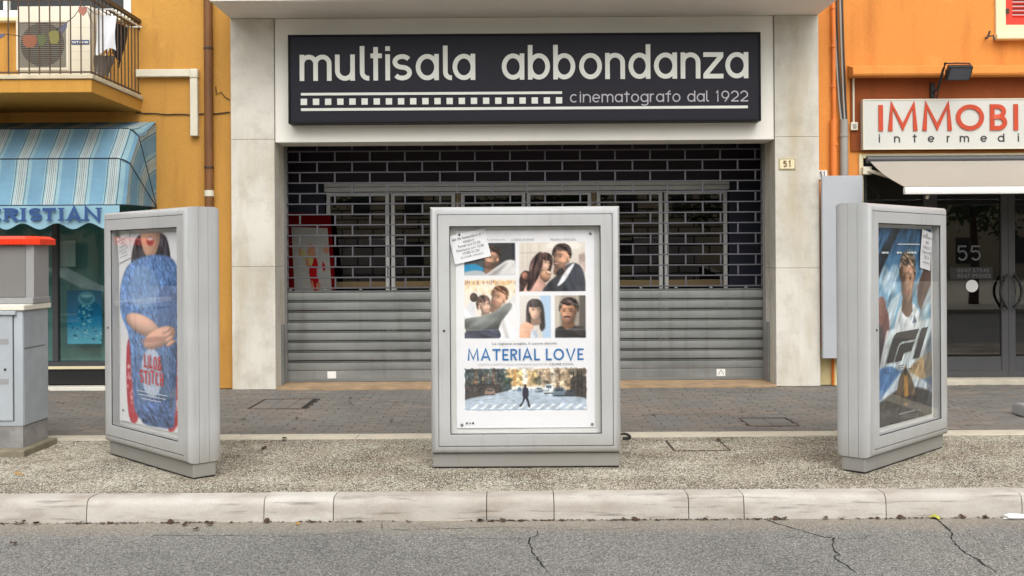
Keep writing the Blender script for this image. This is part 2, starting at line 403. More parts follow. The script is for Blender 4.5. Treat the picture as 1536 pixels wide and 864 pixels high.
def mat_kerb():
    m, t, b = nodes('kerb_limestone'); p = pos(t)
    oi = N(t, 'ShaderNodeObjectInfo')
    base = ramp(t, oi.outputs['Random'], [(0, srgb(178, 173, 164)), (1, srgb(194, 190, 182))])
    st = noise(t, pos(t, (1, 1, 3)), 3.2, 6); n = noise(t, p, 90, 4, .7)
    sc = noise(t, pos(t, (1.1, 3, 16)), 2.4, 5)
    col = mix(t, ramp(t, st, [(.42, (0, 0, 0)), (.75, (.65, .65, .65))]), base, srgb(140, 126, 113))
    # tyre scuffs: flat dark smears
    col = mix(t, ramp(t, sc, [(.56, (0, 0, 0)), (.70, (.6, .6, .6))]), col, srgb(84, 79, 75))
    col = mix(t, 1.0, col, ramp(t, n, [(.3, (.9, .9, .9)), (.7, (1.06, 1.06, 1.06))]), 'MULTIPLY')
    t.links.new(col, b.inputs['Base Color']); b.inputs['Roughness'].default_value = .8; b.inputs['Specular IOR Level'].default_value = .3
    bump(t, b, n, .25, .004)
    return m
M['kerb'] = mat_kerb()

def mat_stripes():
    m, t, b = nodes('blue_striped_canvas')
    a = N(t, 'ShaderNodeAttribute', attribute_name='stripe')
    dv = N(t, 'ShaderNodeMath', operation='DIVIDE'); t.links.new(a.outputs['Fac'], dv.inputs[0]); dv.inputs[1].default_value = .325
    fr = N(t, 'ShaderNodeMath', operation='FRACT'); t.links.new(dv.outputs[0], fr.inputs[0])
    bl, lb, dk, cr, gy = srgb(112, 150, 172), srgb(138, 170, 180), srgb(66, 78, 84), srgb(172, 184, 184), srgb(118, 130, 130)
    st = [(0, lb), (.05, bl), (.42, bl), (.50, lb), (.535, dk), (.555, lb), (.60, cr), (.645, dk), (.66, cr), (.70, gy), (.725, cr), (.765, dk), (.78, cr), (.83, gy), (.845, cr), (.885, lb), (.915, dk), (.935, lb)]
    col = ramp(t, fr.outputs[0], st, 'CONSTANT')
    big = noise(t, pos(t), 2.2, 5)
    col = mix(t, 1.0, col, ramp(t, big, [(.3, (.76, .78, .8)), (.7, (1.06, 1.06, 1.05))]), 'MULTIPLY')
    drt = noise(t, pos(t, (4, 1, 1)), 2.5, 6); col = mix(t, ramp(t, drt, [(.56, (0, 0, 0)), (.76, (.4, .4, .4))]), col, srgb(112, 118, 116))
    t.links.new(col, b.inputs['Base Color']); b.inputs['Roughness'].default_value = .9; b.inputs['Specular IOR Level'].default_value = .2
    bump(t, b, noise(t, pos(t, (1, 2, 2)), 7, 5), .5, .02)
    return m
M['stripes'] = mat_stripes()

def mat_print():
    m, t, b = nodes('poster_print')
    a = N(t, 'ShaderNodeAttribute', attribute_name='print'); t.links.new(a.outputs['Color'], b.inputs['Base Color'])
    b.inputs['Roughness'].default_value = .5; b.inputs['Specular IOR Level'].default_value = .3
    return m
M['print'] = mat_print()

# ------------------------------------------------------------------ stroke lettering
def arc(cx, cy, rx, ry, a0, a1, n=18):
    return [(cx + rx * math.cos(R(a0 + (a1 - a0) * i / n)), cy + ry * math.sin(R(a0 + (a1 - a0) * i / n))) for i in range(n + 1)]
def glyph(ch, w, s):
    """centre lines of a letter: lower case has x-height 1 and ascender 1.32, capitals height 1; w = width, s = stroke"""
    h = s / 2; l, r, b, t = h, w - h, h, 1 - h; cx = w / 2; rx = (w - s) / 2; ry = (1 - s) / 2; A = 1.32
    O = [(arc(cx, .5, rx, ry, 0, 360, 32), True)]
    st = lambda *p: (list(p), False)
    G = {
        'a': O + [st((r, 0), (r, 1))], 'b': O + [st((l, 0), (l, A))], 'd': O + [st((r, 0), (r, A))], 'o': O, 'O': O, '0': O,
        'n': [st((l, 0), (l, 1)), (arc(cx, t - rx, rx, rx, 180, 0) + [(r, 0)], False)],
        'u': [st((r, 0), (r, 1)), ([(l, 1)] + arc(cx, b + rx, rx, rx, 180, 360), False)],
        'm': [st((l, 0), (l, 1)), (arc(l + (w - s) / 4, t - (w - s) / 4, (w - s) / 4, (w - s) / 4, 180, 0) + [(cx, 0)], False),
              (arc(cx + (w - s) / 4, t - (w - s) / 4, (w - s) / 4, (w - s) / 4, 180, 0) + [(r, 0)], False)],
        'l': [([(l, A)] + arc(l + max(w - l - .03, h * 1.15), b + max(w - l - .03, h * 1.15), max(w - l - .03, h * 1.15), max(w - l - .03, h * 1.15), 180, 270, 10) + ([(w, b)] if w > l + h * 1.3 else []), False)],
        't': [([(cx - .02, 1.28), (cx - .02, 0)], False), st((0, .98 - h * .4), (w, .98 - h * .4))],
        'i': [st((cx, 0), (cx, 1)), st((cx, 1.13), (cx, 1.13 + s))],
        's': [(arc(cx, 1 - h - (ry / 2), rx, ry / 2, 30, 270, 14)[:-1] + arc(cx, b + ry / 2, rx, ry / 2, 90, -150, 14), False)],
        'z': [st((0, t), (w, t)), st((r + .01, t - h * .6), (l - .01, b + h * .6)), st((0, b), (w, b))],
        'c': [(arc(cx, .5, rx, ry, 48, 312, 26), False)],
        'e': [(arc(cx, .5, rx, ry, 0, 318, 28), False), st((l, .5), (r, .5))],
        'g': O + [([(r, 1), (r, -.12)] + arc(cx, -.12, rx, .24, 0, -150, 12), False)],
        'r': [st((l, 0), (l, 1)), (arc(w * .62, t - (w - s) * .55, w * .62 - h, (w - s) * .55, 180, 70, 10), False)],
        'f': [([(cx, 0), (cx, 1.0)] + arc(cx + .26, 1.05, .26, .25, 180, 90, 8), False), st((0, .95), (w, .95))],
        '1': [st((w * .1, 1.05), (cx, 1.3), (cx, 0))],
        '2': [(arc(cx, 1.3 - h - rx, rx, rx, 165, -30, 14) + [(l, b)], False), st((l, b), (w, b))],
        '9': [(arc(cx, 1.3 - h - rx, rx, rx, 0, 360, 24), True), ([(r, 1.3 - h - rx), (r - .02, .62), (cx - .05, 0)], False)],
        '5': [st((r, 1.3 - h), (l + .05, 1.3 - h), (l, .75)), (arc(cx, .45, rx, .45 - h, 140, -150, 18), False)],
        '4': [st((r * .8, 0), (r * .8, 1.3), (0, .38), (w, .38))],
        '7': [st((0, 1.3 - h), (r, 1.3 - h), (w * .35, 0))],
        'I': [st((cx, 0), (cx, 1))], 'L': [st((l, 1), (l, b), (w, b))],
        'M': [st((l, 0), (l + w * .06, 1), (cx, .14), (r - w * .06, 1), (r, 0))],
        'N': [st((l, 0), (l, 1), (r, 0), (r, 1))],
        'A': [st((l, 0), (cx, 1), (r, 0)), st((w * .22, .3), (w * .78, .3))],
        'V': [st((l, 1), (cx, 0), (r, 1))],
        'T': [st((cx, 0), (cx, 1)), st((0, t), (w, t))],
        'E': [st((w, t), (l, t), (l, b), (w, b)), st((l, .5), (w * .86, .5))],
        'F': [st((w, t), (l, t), (l, 0)), st((l, .5), (w * .86, .5))],
        'H': [st((l, 0), (l, 1)), st((r, 0), (r, 1)), st((l, .5), (r, .5))],
        'C': [(arc(cx, .5, rx, ry, 50, 310, 26), False)],
        'S': [(arc(cx, 1 - h - ry / 2, rx, ry / 2, 25, 270, 14)[:-1] + arc(cx, b + ry / 2, rx, ry / 2, 90, -155, 14), False)],
        'R': [st((l, 0), (l, 1)), ([(l, t), (w * .5, t)] + arc(w * .5, .72 + .0, r - w * .5, t - .72, 90, -90, 12) + [(l, .44 + h * .2)], False), st((w * .5, .44), (r, 0))],
        'B': [st((l, 0), (l, 1)), ([(l, t), (w * .45, t)] + arc(w * .45, (t + .52) / 2, r * .93 - w * .45, (t - .52) / 2, 90, -90, 12) + [(l, .52)], False),
              ([(l, .52), (w * .48, .52)] + arc(w * .48, (b + .52) / 2, r - w * .48, (.52 - b) / 2, 90, -90, 12) + [(l, b)], False)],
        '&': [([(w, b), (w * .25, .72)] + arc(w * .42, .8, w * .2, .15, 200, -20, 10) + [(l + .02, .3)] + arc(w * .4, .25, w * .38, .22, 170, 330, 10) + [(w, .45)], False)],
        '/': [st((0, 0), (w, 1.3))], '-': [st((0, .5), (w, .5))], '.': [st((cx, 0), (cx, s))],
    }
    return G[ch]
def ribbon(bm, pts, closed, width, M4, y, thick):
    n = len(pts); P = [Vector((p[0], p[1])) for p in pts]
    if closed and (P[0] - P[-1]).length < 1e-6: P.pop(); n -= 1
    Lf, Rt = [], []
    for i in range(n):
        a = P[i - 1] if (i > 0 or closed) else P[i]; c = P[(i + 1) % n] if (i < n - 1 or closed) else P[i]
        d0 = (P[i] - a); d1 = (c - P[i])
        if d0.length < 1e-9: d0 = d1
        if d1.length < 1e-9: d1 = d0
        d0 = d0.normalized(); d1 = d1.normalized()
        n0 = Vector((-d0.y, d0.x)); n1 = Vector((-d1.y, d1.x)); m = (n0 + n1)
        m = m.normalized() if m.length > 1e-6 else n0
        k = min(1.8, 1 / max(.3, m.dot(n0)))
        Lf.append(P[i] + m * width / 2 * k); Rt.append(P[i] - m * width / 2 * k)
    V = []
    for a, b in zip(Lf, Rt):
        V.append([bm.verts.new(M4 @ Vector((a.x, y, a.y))), bm.verts.new(M4 @ Vector((b.x, y, b.y))),
                  bm.verts.new(M4 @ Vector((a.x, y + thick, a.y))), bm.verts.new(M4 @ Vector((b.x, y + thick, b.y)))])
    m = n if closed else n - 1
    for i in range(m):
        A, B = V[i], V[(i + 1) % n]
        bm.faces.new((A[0], A[1], B[1], B[0])); bm.faces.new((A[2], B[2], B[3], A[3]))
        bm.faces.new((A[0], B[0], B[2], A[2])); bm.faces.new((A[1], A[3], B[3], B[1]))
    if not closed:
        A, B = V[0], V[-1]
        bm.faces.new((A[0], A[2], A[3], A[1])); bm.faces.new((B[0], B[1], B[3], B[2]))
def letter_bm(ch, x0, x1, z0, hgt, stroke, y, thick=.004, bm=None, slab=False, bold=1.0):
    """one letter in the XZ plane at depth y, x-height (or cap height) hgt, stroke in metres"""
    bm = bm or BM(); w = (x1 - x0) / hgt; s = stroke / hgt
    M4 = Matrix.Translation((x0, 0, z0)) @ Matrix.Diagonal((hgt, 1, hgt, 1))
    k = 0
    for pts, cl in glyph(ch, w, s):
        ribbon(bm, pts, cl, s, M4, y - .0004 * k, thick); k += 1
        if slab and not cl:
            for e in (pts[0], pts[-1]):
                if e[1] < .12 or e[1] > .88:
                    zz = s * .22 if e[1] < .5 else 1 - s * .22
                    ribbon(bm, [(e[0] - s * .95, zz), (e[0] + s * .95, zz)], False, s * .44, M4, y - .0004 * k, thick); k += 1
    bmesh.ops.recalc_face_normals(bm, faces=bm.faces)
    return bm
def line_bm(text, x0, x1, z0, hgt, stroke, y, thick=.002, widths=None, gap=.28, space=.6):
    """a line of small print as one mesh, fitted between x0 and x1"""
    W = {'m': 1.45, 'i': .22, 'l': .35, 't': .55, 'f': .55, 'r': .55, 'I': .25, '1': .4, 'M': 1.1, '.': .15, 'J': .5, 'E': .6, 'L': .55, 'S': .65}
    adv = 0; items = []
    for ch in text:
        if ch == ' ': adv += space; continue
        ww = W.get(ch, .85); items.append((ch, adv, ww)); adv += ww + gap
    k = (x1 - x0) / (adv - gap); bm = BM()
    for ch, a, ww in items:
        try: letter_bm(ch, x0 + a * k, x0 + (a + ww) * k, z0, hgt, stroke, y, thick, bm)
        except KeyError: pass
    return bm
def font_bm(text, size, mat=None):
    """flat text from the built-in font, returned as a bmesh in XZ, left-bottom at the origin, unit width measured"""
    c = bpy.data.curves.new('tmp', 'FONT'); c.body = text; c.size = size; c.resolution_u = 2
    o = bpy.data.objects.new('tmp', c); COL.objects.link(o)
    dg = bpy.context.evaluated_depsgraph_get(); me = bpy.data.meshes.new_from_object(o.evaluated_get(dg))
    bm = BM(); bm.from_mesh(me)
    bpy.data.objects.remove(o); bpy.data.curves.remove(c); bpy.data.meshes.remove(me)
    for v in bm.verts: v.co = Vector((v.co.x, 0, v.co.y))
    return bm
def fit(bm, x0, x1, z0, z1, y, rot=0.0):
    xs = [v.co.x for v in bm.verts]; zs = [v.co.z for v in bm.verts]
    a, b, c, d_ = min(xs), max(xs), min(zs), max(zs)
    for v in bm.verts: v.co = Vector((x0 + (v.co.x - a) / (b - a) * (x1 - x0), y, z0 + (v.co.z - c) / (d_ - c) * (z1 - z0)))
    bm.normal_update()
    for f in bm.faces:
        if f.normal.y > 0: f.normal_flip()
    return bm

# ================================================================== THE SETTING
YF = 12.03          # front of the cinema pillars
YW = 12.17          # stucco walls of the neighbours
YS = 12.57          # roller shutter
YD = 13.5           # lobby doors
ROADZ = -0.14

o = obj('ground', boxm(-60, 60, -60, 40, -.4, -.19), M['asphalt']); tag(o, kind='structure')
bm = BM()
bmesh.ops.create_grid(bm, x_segments=1, y_segments=1, size=1)
for v in bm.verts: v.co = Vector((v.co.x * 30, -6.0 + v.co.y * 12.58, ROADZ))
o = obj('road', bm, M['asphalt']); tag(o, kind='structure')

# cracks in the asphalt, traced on the road plane
road = o
def crack(pix, w0=.006):
    pts = []
    for i, (a, b) in enumerate(zip(pix, pix[1:])):
        A = Vector((*GND(*a, ROADZ), 0)); B = Vector((*GND(*b, ROADZ), 0)); n = max(2, int((B - A).length / .035))
        for k in range(n):
            p = A.lerp(B, k / n); j = .009 if (i or k) else 0
            pts.append(p + Vector((random.uniform(-j, j), random.uniform(-j, j), 0)))
    bm = BM(); prev = None
    for i, p in enumerate(pts[:-1]):
        dd = (pts[i + 1] - p).normalized(); nn = Vector((-dd.y, dd.x, 0)); wd = w0 * random.uniform(.35, 1.5) * (1 if i < len(pts) - 4 else .5)
        c = [bm.verts.new((p.x + nn.x * wd / 2 * s_, p.y + nn.y * wd / 2 * s_, ROADZ + .0016)) for s_ in (-1, 1)]
        if prev: bm.faces.new((prev[0], prev[1], c[1], c[0]))
        prev = c
    bmesh.ops.recalc_face_normals(bm, faces=bm.faces)
    for f in bm.faces:
        if f.normal.z < 0: f.normal_flip()
    obj('crack', bm, M['crack'], road)
crack([(1395, 775), (1412, 783), (1424, 795), (1430, 812), (1445, 828), (1470, 842), (1486, 853), (1500, 866)], .012)
crack([(1145, 777), (1170, 787), (1205, 797), (1240, 806), (1253, 806), (1248, 820), (1258, 832), (1252, 838), (1275, 852), (1294, 866)], .010)
crack([(1256, 808), (1296, 808), (1318, 795)], .004)
crack([(573, 784), (575, 795), (620, 795), (680, 793), (752, 791), (800, 792), (870, 796), (930, 793), (980, 790)], .005)
crack([(807, 796), (804, 804), (793, 807), (797, 825), (806, 840), (818, 853), (826, 866)], .009)
crack([(793, 809), (740, 808), (690, 807), (640, 812)], .004)
crack([(230, 803), (290, 804), (370, 803), (440, 805), (512, 800), (575, 795)], .004)

# washed-gravel band between kerb and paving
KB, SF, SB = 6.735, 8.70, 8.93
bm = BM()
nx, ny = 150, 24
vs = [[bm.verts.new((-14 + 28 * i / nx, KB - .02 + (SF + .02 - KB + .02) * j / ny, .0 + random.uniform(-.003, .003))) for i in range(nx + 1)] for j in range(ny + 1)]
for j in range(ny):
    for i in range(nx): bm.faces.new((vs[j][i], vs[j][i + 1], vs[j + 1][i + 1], vs[j + 1][i]))
o = obj('gravel_pavement', bm, M['gravel'], smooth=60); tag(o, kind='structure')

# kerb of long limestone pieces
kerb = obj('kerb', boxm(-14, 14, 6.60, KB - .01, -.3, -.02), M['concrete']); tag(kerb, kind='structure')
KF = 6.552
jp = [-560, -330, -120, 130, 396, 500, 730, 831, 1033, 1116, 1329, 1533, 1760, 1960, 2160]
for a, b in zip(jp, jp[1:]):
    x0, x1 = UX(a, 765, KF), UX(b, 765, KF)
    bm = BM(); g = .0028
    prof = [(KB, -.02), (KB, .004), (KF + .05, .006), (KF + .028, .0), (KF + .012, -.014), (KF + .004, -.034), (KF, -.06), (KF - .006, -.135), (KF - .008, ROADZ - .03)]
    A = [bm.verts.new((x0 + g, y, z)) for y, z in prof]; B = [bm.verts.new((x1 - g, y, z)) for y, z in prof]
    for i in range(len(prof) - 1): bm.faces.new((A[i], B[i], B[i + 1], A[i + 1]))
    bm.faces.new(A); bm.faces.new(list(reversed(B)))
    bmesh.ops.recalc_face_normals(bm, faces=bm.faces)
    k = obj('kerb_stone', bm, M['kerb'], kerb, smooth=50)
    k.location.z += random.uniform(-.002, .002)

# pale edging strip
strip = obj('edging_strip', boxm(-14, 14, SF + .005, SB - .005, -.2, -.03), M['concrete']); tag(strip, kind='structure')
x = -9.3
while x < 9.3:
    L = 1.0
    obj('edging_stone', boxm(x + .002, x + L - .002, SF, SB, -.04, .008 + random.uniform(-.001, .001), .005, 2), M['strip'], strip, smooth=40); x += L

# block paving
pv = obj('pavement', boxm(-14, 14, SB, 16.2, -.2, -.008), M['joint']); tag(pv, kind='structure')
PL, PW, PJ = .20, .10, .0035
def paver_bm(bm, cx, cy, L, W, dz, tx, ty):
    a, b = L / 2, W / 2; c = .006
    co = [(-a, -b, -.03), (a, -b, -.03), (a, b, -.03), (-a, b, -.03), (-a, -b, -c), (a, -b, -c), (a, b, -c), (-a, b, -c),
          (-a + c, -b + c, 0), (a - c, -b + c, 0), (a - c, b - c, 0), (-a + c, b - c, 0)]
    V = [bm.verts.new((cx + x, cy + y, z + dz + x * tx + y * ty)) for x, y, z in co]
    for f in ((0, 1, 5, 4), (1, 2, 6, 5), (2, 3, 7, 6), (3, 0, 4, 7), (4, 5, 9, 8), (5, 6, 10, 9), (6, 7, 11, 10), (7, 4, 8, 11), (8, 9, 10, 11)):
        bm.faces.new([V[i] for i in f])
proto = None; cnt = 0; rest = BM()
border = None
MH = [(*GND(370, 613), *GND(485, 598)), (*GND(1124, 639), *GND(1180, 626))]
def in_hole(x, y):
    for c in HOLES:
        if c[0] - .01 < x < c[2] + .01 and c[1] - .01 < y < c[3] + .01: return True
    return False
HOLES = []
for quad in ([(370, 614), (455, 613), (485, 598), (400, 599)], [(1124, 639.5), (1199, 639.5), (1182, 627), (1108, 627)]):
    P = [GND(*q) for q in quad]
    HOLES.append((min(P[0][0], P[3][0]), (P[0][1] + P[1][1]) / 2, (P[1][0] + P[2][0]) / 2, (P[2][1] + P[3][1]) / 2))
HOLES = [(min(h[0], h[2]), min(h[1], h[3]), max(h[0], h[2]), max(h[1], h[3])) for h in HOLES]
row = 0; y = SB + .005 + .06
while y < 12.6:
    W = .115 if row == 0 else PW
    L = .16 if row == 0 else PL
    off = (L + PJ) / 2 * (row % 2) if row else 0.04
    xlim = 768 / F * y + .5
    x = -math.ceil(9.0 / (L + PJ)) * (L + PJ) + off
    while x < 9:
        vis = abs(x) < xlim
        if not in_hole(x, y) and not (y > 12.0 and -2.7 < x < 3.02) and not (y > 12.02):
            dz = random.uniform(-.0025, .0025); tx, ty = random.uniform(-.012, .012), random.uniform(-.02, .02)
            if vis and cnt < 300:
                key = (L, W)
                if proto is None or proto[0] != key:
                    bm = BM(); paver_bm(bm, 0, 0, L, W, 0, 0, 0)
                    o = obj('paver', bm, M['paver'], pv, local=True); proto = (key, o.data)
                else:
                    o = bpy.data.objects.new('paver', proto[1]); COL.objects.link(o); o.parent = pv
                o.location = (x, y, dz); o.rotation_euler = (ty, -tx, random.uniform(-.008, .008)); cnt += 1
            elif abs(x) < xlim + 1.5:
                paver_bm(rest, x, y, L, W, dz, tx, ty)
        x += L + PJ
    row += 1
    y += (PW + PJ) if row > 1 else (.1075 + .006)
o = obj('paver_field', rest, M['paver'], pv); tag(o, kind='stuff')

# manhole lids filled with pavers / gravel, showing their steel rims
def lid(h, label, mfill, filled, slot=False):
    x0, y0, x1, y1 = h
    e = empty('manhole_lid', ((x0 + x1) / 2, (y0 + y1) / 2, 0), label, 'manhole lid')
    bm = BM(); t = .016
    box(bm, x0, x1, y0, y0 + t, -.02, .004); box(bm, x0, x1, y1 - t, y1, -.02, .004)
    box(bm, x0, x0 + t, y0 + t, y1 - t, -.02, .004); box(bm, x1 - t, x1, y0 + t, y1 - t, -.02, .004)
    obj('rim', bm, M['iron'], e)
    if slot: obj('slot', boxm(x1 - t - .045, x1 - t - .004, y0 + t + .01, y1 - t - .01, -.01, .0065), M['gap'], e)
    if filled:
        bm = BM(); n = max(2, round((x1 - x0 - 2 * t) / .2)); m_ = max(2, round((y1 - y0 - 2 * t) / .105))
        dx = (x1 - x0 - 2 * t) / n; dy = (y1 - y0 - 2 * t) / m_
        for i in range(n):
            for j in range(m_): paver_bm(bm, x0 + t + dx * (i + .5), y0 + t + dy * (j + .5), dx - .005, dy - .005, 0, random.uniform(-.01, .01), 0)
        obj('infill', bm, mfill, e)
    else:
        obj('infill', boxm(x0 + t + .002, x1 - t - .002, y0 + t + .002, y1 - t - .002, -.02, .0055), mfill, e)
    return e
lid(HOLES[0], 'paved manhole lid in front of the left stone pillar', M['paver'], True, True)
lid(HOLES[1], 'rusty rimmed paved manhole lid before the right stone pillar', M['paver'], True)
P = [GND(*q) for q in ((1010, 677), (1097, 677), (1080, 661), (997, 661))]
lid(((P[0][0] + P[3][0]) / 2, P[0][1], (P[1][0] + P[2][0]) / 2, P[2][1]), 'gravel filled manhole lid with rusty rim beside the middle poster case', M['gravel'], False)
# gutter dirt: flecks of leaf and grit along the foot of the kerb
bm = BM()
for k in range(1500):
    x = random.uniform(-4.2, 4.2); yy = KF - .010 - abs(random.gauss(0, .012)); r_ = random.uniform(.002, .009) * (1 if random.random() < .93 else 2.2)
    if math.sin(x * 2.1) + math.sin(x * 5.3 + 1) + random.uniform(-1.2, 1.2) < -.4: continue
    n_ = 5; vv = [bm.verts.new((x + r_ * 1.7 * random.uniform(.5, 1) * math.cos(6.283 * i / n_), yy + r_ * random.uniform(.5, 1) * math.sin(6.283 * i / n_), ROADZ + .002 + random.uniform(0, .007))) for i in range(n_)]
    bm.faces.new(vv)
o = obj('gutter_debris', bm, M['leaf']); tag(o, 'dark leaf crumbs and grit along the kerb foot', 'debris', kind='stuff')
bm = BM()
for k in range(900):
    x = random.uniform(-4.6, 4.6); yy = random.uniform(KB, SF); r_ = random.uniform(.003, .008)
    n_ = 5; vv = [bm.verts.new((x + r_ * 1.6 * random.uniform(.5, 1) * math.cos(6.283 * i / n_), yy + r_ * random.uniform(.5, 1) * math.sin(6.283 * i / n_), .0035 + random.uniform(0, .003))) for i in range(n_)]
    bm.faces.new(vv)
o = obj('gravel_litter', bm, M['leaf']); tag(o, 'dark crumbs scattered over the gravel pavement', 'debris', kind='stuff')
# ================================================================== CINEMA BUILDING
XL, XR = UX(347, 300, YF), UX(1229, 300, YF)          # outer pillar edges
OL, OR = UX(412, 300, YF), UX(1163, 300, YF)          # opening
ZS = UZ(768, 25, YF)                                   # soffit
ZLN = UZ(768, 211.5, YF)                               # lintel underside
cin = empty('cinema_building', (.15, YF + .3, 0), 'cinema front of pale stone pillars and white fascia between two orange houses', 'building')
bm = BM()
box(bm, XL + .002, XR - .002, YF + .03, YF + .5, ZS + .32, 8.6)
box(bm, XL + .002, XR - .002, YF + .5, 16.2, 3.5, 3.8)
obj('wall', bm, M['white_panel'], cin)
obj('canopy', boxm(XL, XR, YF - .82, YF + .5, ZS, ZS + .3, .006, 2), M['soffit'], cin)
for (a, b, joints) in ((XL, OL, [0.0, UZ(380, 400, YF), UZ(380, 209, YF), ZS - .002]), (OR, XR, [0.0, UZ(1195, 402, YF), UZ(1195, 205, YF), ZS - .002])):
    p = obj('pillar', boxm(a + .012, b - .012, YF + .012, YS + .10, 0, ZS - .003), M['stone'], cin)
    for z0, z1 in zip(joints, joints[1:]):
        obj('stone_slab', boxm(a, b, YF, YF + .54, z0 + .001, z1 - .002, .003, 1), M['stone'], p)
obj('fascia', boxm(OL + .004, OR - .004, YF + .022, YF + .45, ZLN, ZS - .002, .012, 2), M['white_panel'], cin)
obj('threshold', boxm(OL - .0, OR + .0, 12.0, YS + .06, -.05, .018, .006, 2), M['tan_stone'], cin)
for s_ in (OL, OR):                                    # low angle irons guarding the shutter guides
    sg = 1 if s_ == OL else -1
    obj('corner_guard', boxm(min(s_ + sg * .002, s_ + sg * .03), max(s_ + sg * .002, s_ + sg * .03), YS - .25, YS - .19, .02, UZ(420, 487, YS - .2), .003, 1), M['steel_grey'], cin)
# lobby shell behind the shutter
bm = BM()
box(bm, OL - .9, OL - .02, YS + .12, YS + .2, 0, 3.45)
box(bm, OR + .02, OR + .9, YS + .12, YS + .2, 0, 3.45)
box(bm, OL - .95, OL - .9, YS + .12, 16.0, 0, 3.45); box(bm, OR + .9, OR + .95, YS + .12, 16.0, 0, 3.45)
box(bm, OL - .9, OR + .9, 15.95, 16.1, 0, 3.45)
obj('lobby_wall', bm, M['navy_wall'], cin)
obj('lobby_ceiling', boxm(OL - .9, OR + .9, YS + .12, 15.95, 3.3, 3.45), M['navy_wall'], cin)
obj('lobby_floor', boxm(OL - .9, OR + .9, YS + .07, 15.95, -.05, .012), M['navy_wall'], cin)
ZH0, ZH1 = UZ(768, 287, YD), UZ(768, 273, YD)
obj('door_header', boxm(OL - .9, OR + .9, YD - .03, YD + .12, ZH1 - .02 + .02, 3.3), M['maroon'], cin)
hx0, hx1 = UX(488, 280, YD), UX(1092, 280, YD)
hd = obj('header_beam', boxm(hx0, hx1, YD - .10, YD + .1, ZH0, ZH1 - .002, .01, 2), M['door_alu'], cin)
obj('seam', boxm(hx0 + .01, hx1 - .01, YD - .104, YD - .09, (ZH0 + ZH1) / 2 - .004, (ZH0 + ZH1) / 2 + .004), M['charcoal'], hd)
obj('side_panel', boxm(OL - .9, hx0 - .002, YD - .03, YD + .12, .012, ZH1 - .002), M['navy_wall'], cin)
obj('side_panel', boxm(hx1 + .002, OR + .9, YD - .03, YD + .12, .012, ZH1 - .002), M['navy_wall'], cin)
for a, b in ((683.4, 691), (887, 894)):
    obj('post', boxm(UX(a, 300, YD) + .004, UX(b, 300, YD) - .004, YD - .03, YD + .1, .012, ZH0 - .002), M['bronze'], cin)
leaves = [(490, 584.5), (586.5, 683.4), (691, 788.4), (789.6, 887), (894, 993.2), (995.4, 1090)]
for a, b in leaves:
    x0, x1 = UX(a, 300, YD), UX(b, 300, YD)
    dr = obj('door', rings(BM(), x0 + .003, x1 - .003, .02, ZH0 - .005, [(0, YD + .02), (0, YD - .045), (.004, YD - .05), (.044, YD - .05), (.048, YD - .045), (.048, YD + .02), (0, YD + .02)]), M['door_alu'], cin)
    obj('pane', boxm(x0 + .046, x1 - .046, YD - .016, YD - .008, .06, ZH0 - .05), M['dark_glass'], dr)
    obj('kick_rail', boxm(x0 + .049, x1 - .049, YD - .046, YD - .02, UZ(768, 431, YD), UZ(768, 421, YD), .004, 1), M['bronze'], dr)

# ------------------------------------------------------------------ roller shutter
sh = empty('roller_shutter', (.15, YS, .02), 'closed grey roller shutter, brick pattern grille over solid slats', 'roller shutter')
SL, SR = OL + .012, OR - .012
zt = [.155 + .1195 * k for k in range(8)]
def slat_bm(z0, z1):
    bm = BM(); h = z1 - z0
    prof = [(.020, 0), (.020, h * .03), (-.006, h * .04), (-.0085, h * .12), (-.0105, h * .4), (-.0100, h * .65), (-.0085, h * .78), (.016, h * .79), (.016, h * .86), (-.005, h * .865), (-.006, h * .92), (.020, h * .925), (.020, h)]
    nn = 36; ph = random.uniform(0, 6); rows = []
    dents = [(random.uniform(SL, SR), random.uniform(.03, .09), random.uniform(.002, .005)) for _ in range(2)]
    for k in range(nn + 1):
        x = SL + (SR - SL) * k / nn
        wob = .0012 * math.sin(x * 2.3 + ph) + .0008 * math.sin(x * 6.1 + ph * 2); dz = .0015 * math.sin(x * 1.1 + ph * 1.7) if 0 < k < nn else 0
        dn = sum(a * math.exp(-((x - c) / w_) ** 2) for c, w_, a in dents)
        rows.append([bm.verts.new((x, YS + y + wob + (dn if y < 0 else 0), z0 + z + dz)) for y, z in prof])
    for A, B in zip(rows, rows[1:]):
        for i in range(len(prof) - 1): bm.faces.new((A[i], B[i], B[i + 1], A[i + 1]))
        bm.faces.new((A[0], A[-1], B[-1], B[0]))
    bm.faces.new(list(reversed(rows[0]))); bm.faces.new(rows[-1])
    bmesh.ops.recalc_face_normals(bm, faces=bm.faces)
    return bm
for z in zt: obj('slat', slat_bm(z, z + .1195 - .0015), M['slat'], sh, smooth=12)
bb = obj('bottom_bar', boxm(SL, SR, YS - .014, YS + .012, .05, .1535, .004, 2), M['slat'], sh)
obj('foot_rail', boxm(SL, SR, YS - .018, YS + .014, .02, .049, .003, 1), M['steel_grey'], bb)
for px in (498, 1081):
    x = UX(px, 560, YS); st = obj('sticker', boxm(x - .052, x + .052, YS - .0175, YS - .0145, .062, .146, .0012, 1), M['sticker'], bb)
    if px > 900:
        bm = BM()
        ribbon(bm, [(x - .03, .08), (x - .004, .128), (x + .006, .128), (x + .032, .08)], False, .006, Matrix.Identity(4), YS - .0184, .0008)
        obj('symbol', bm, M['grey_print'], bb)
ztop = zt[-1] + .1195
bars = [UZ(768, 225.5, YS) - .1255 * k for k in range(-1, 14)]
bars = [z for z in bars if z > ztop + .02]
for z in bars: obj('bar', boxm(SL, SR, YS - .008, YS + .008, z - .0085, z + .0085, .003, 1), M['link'], sh)
lm = None
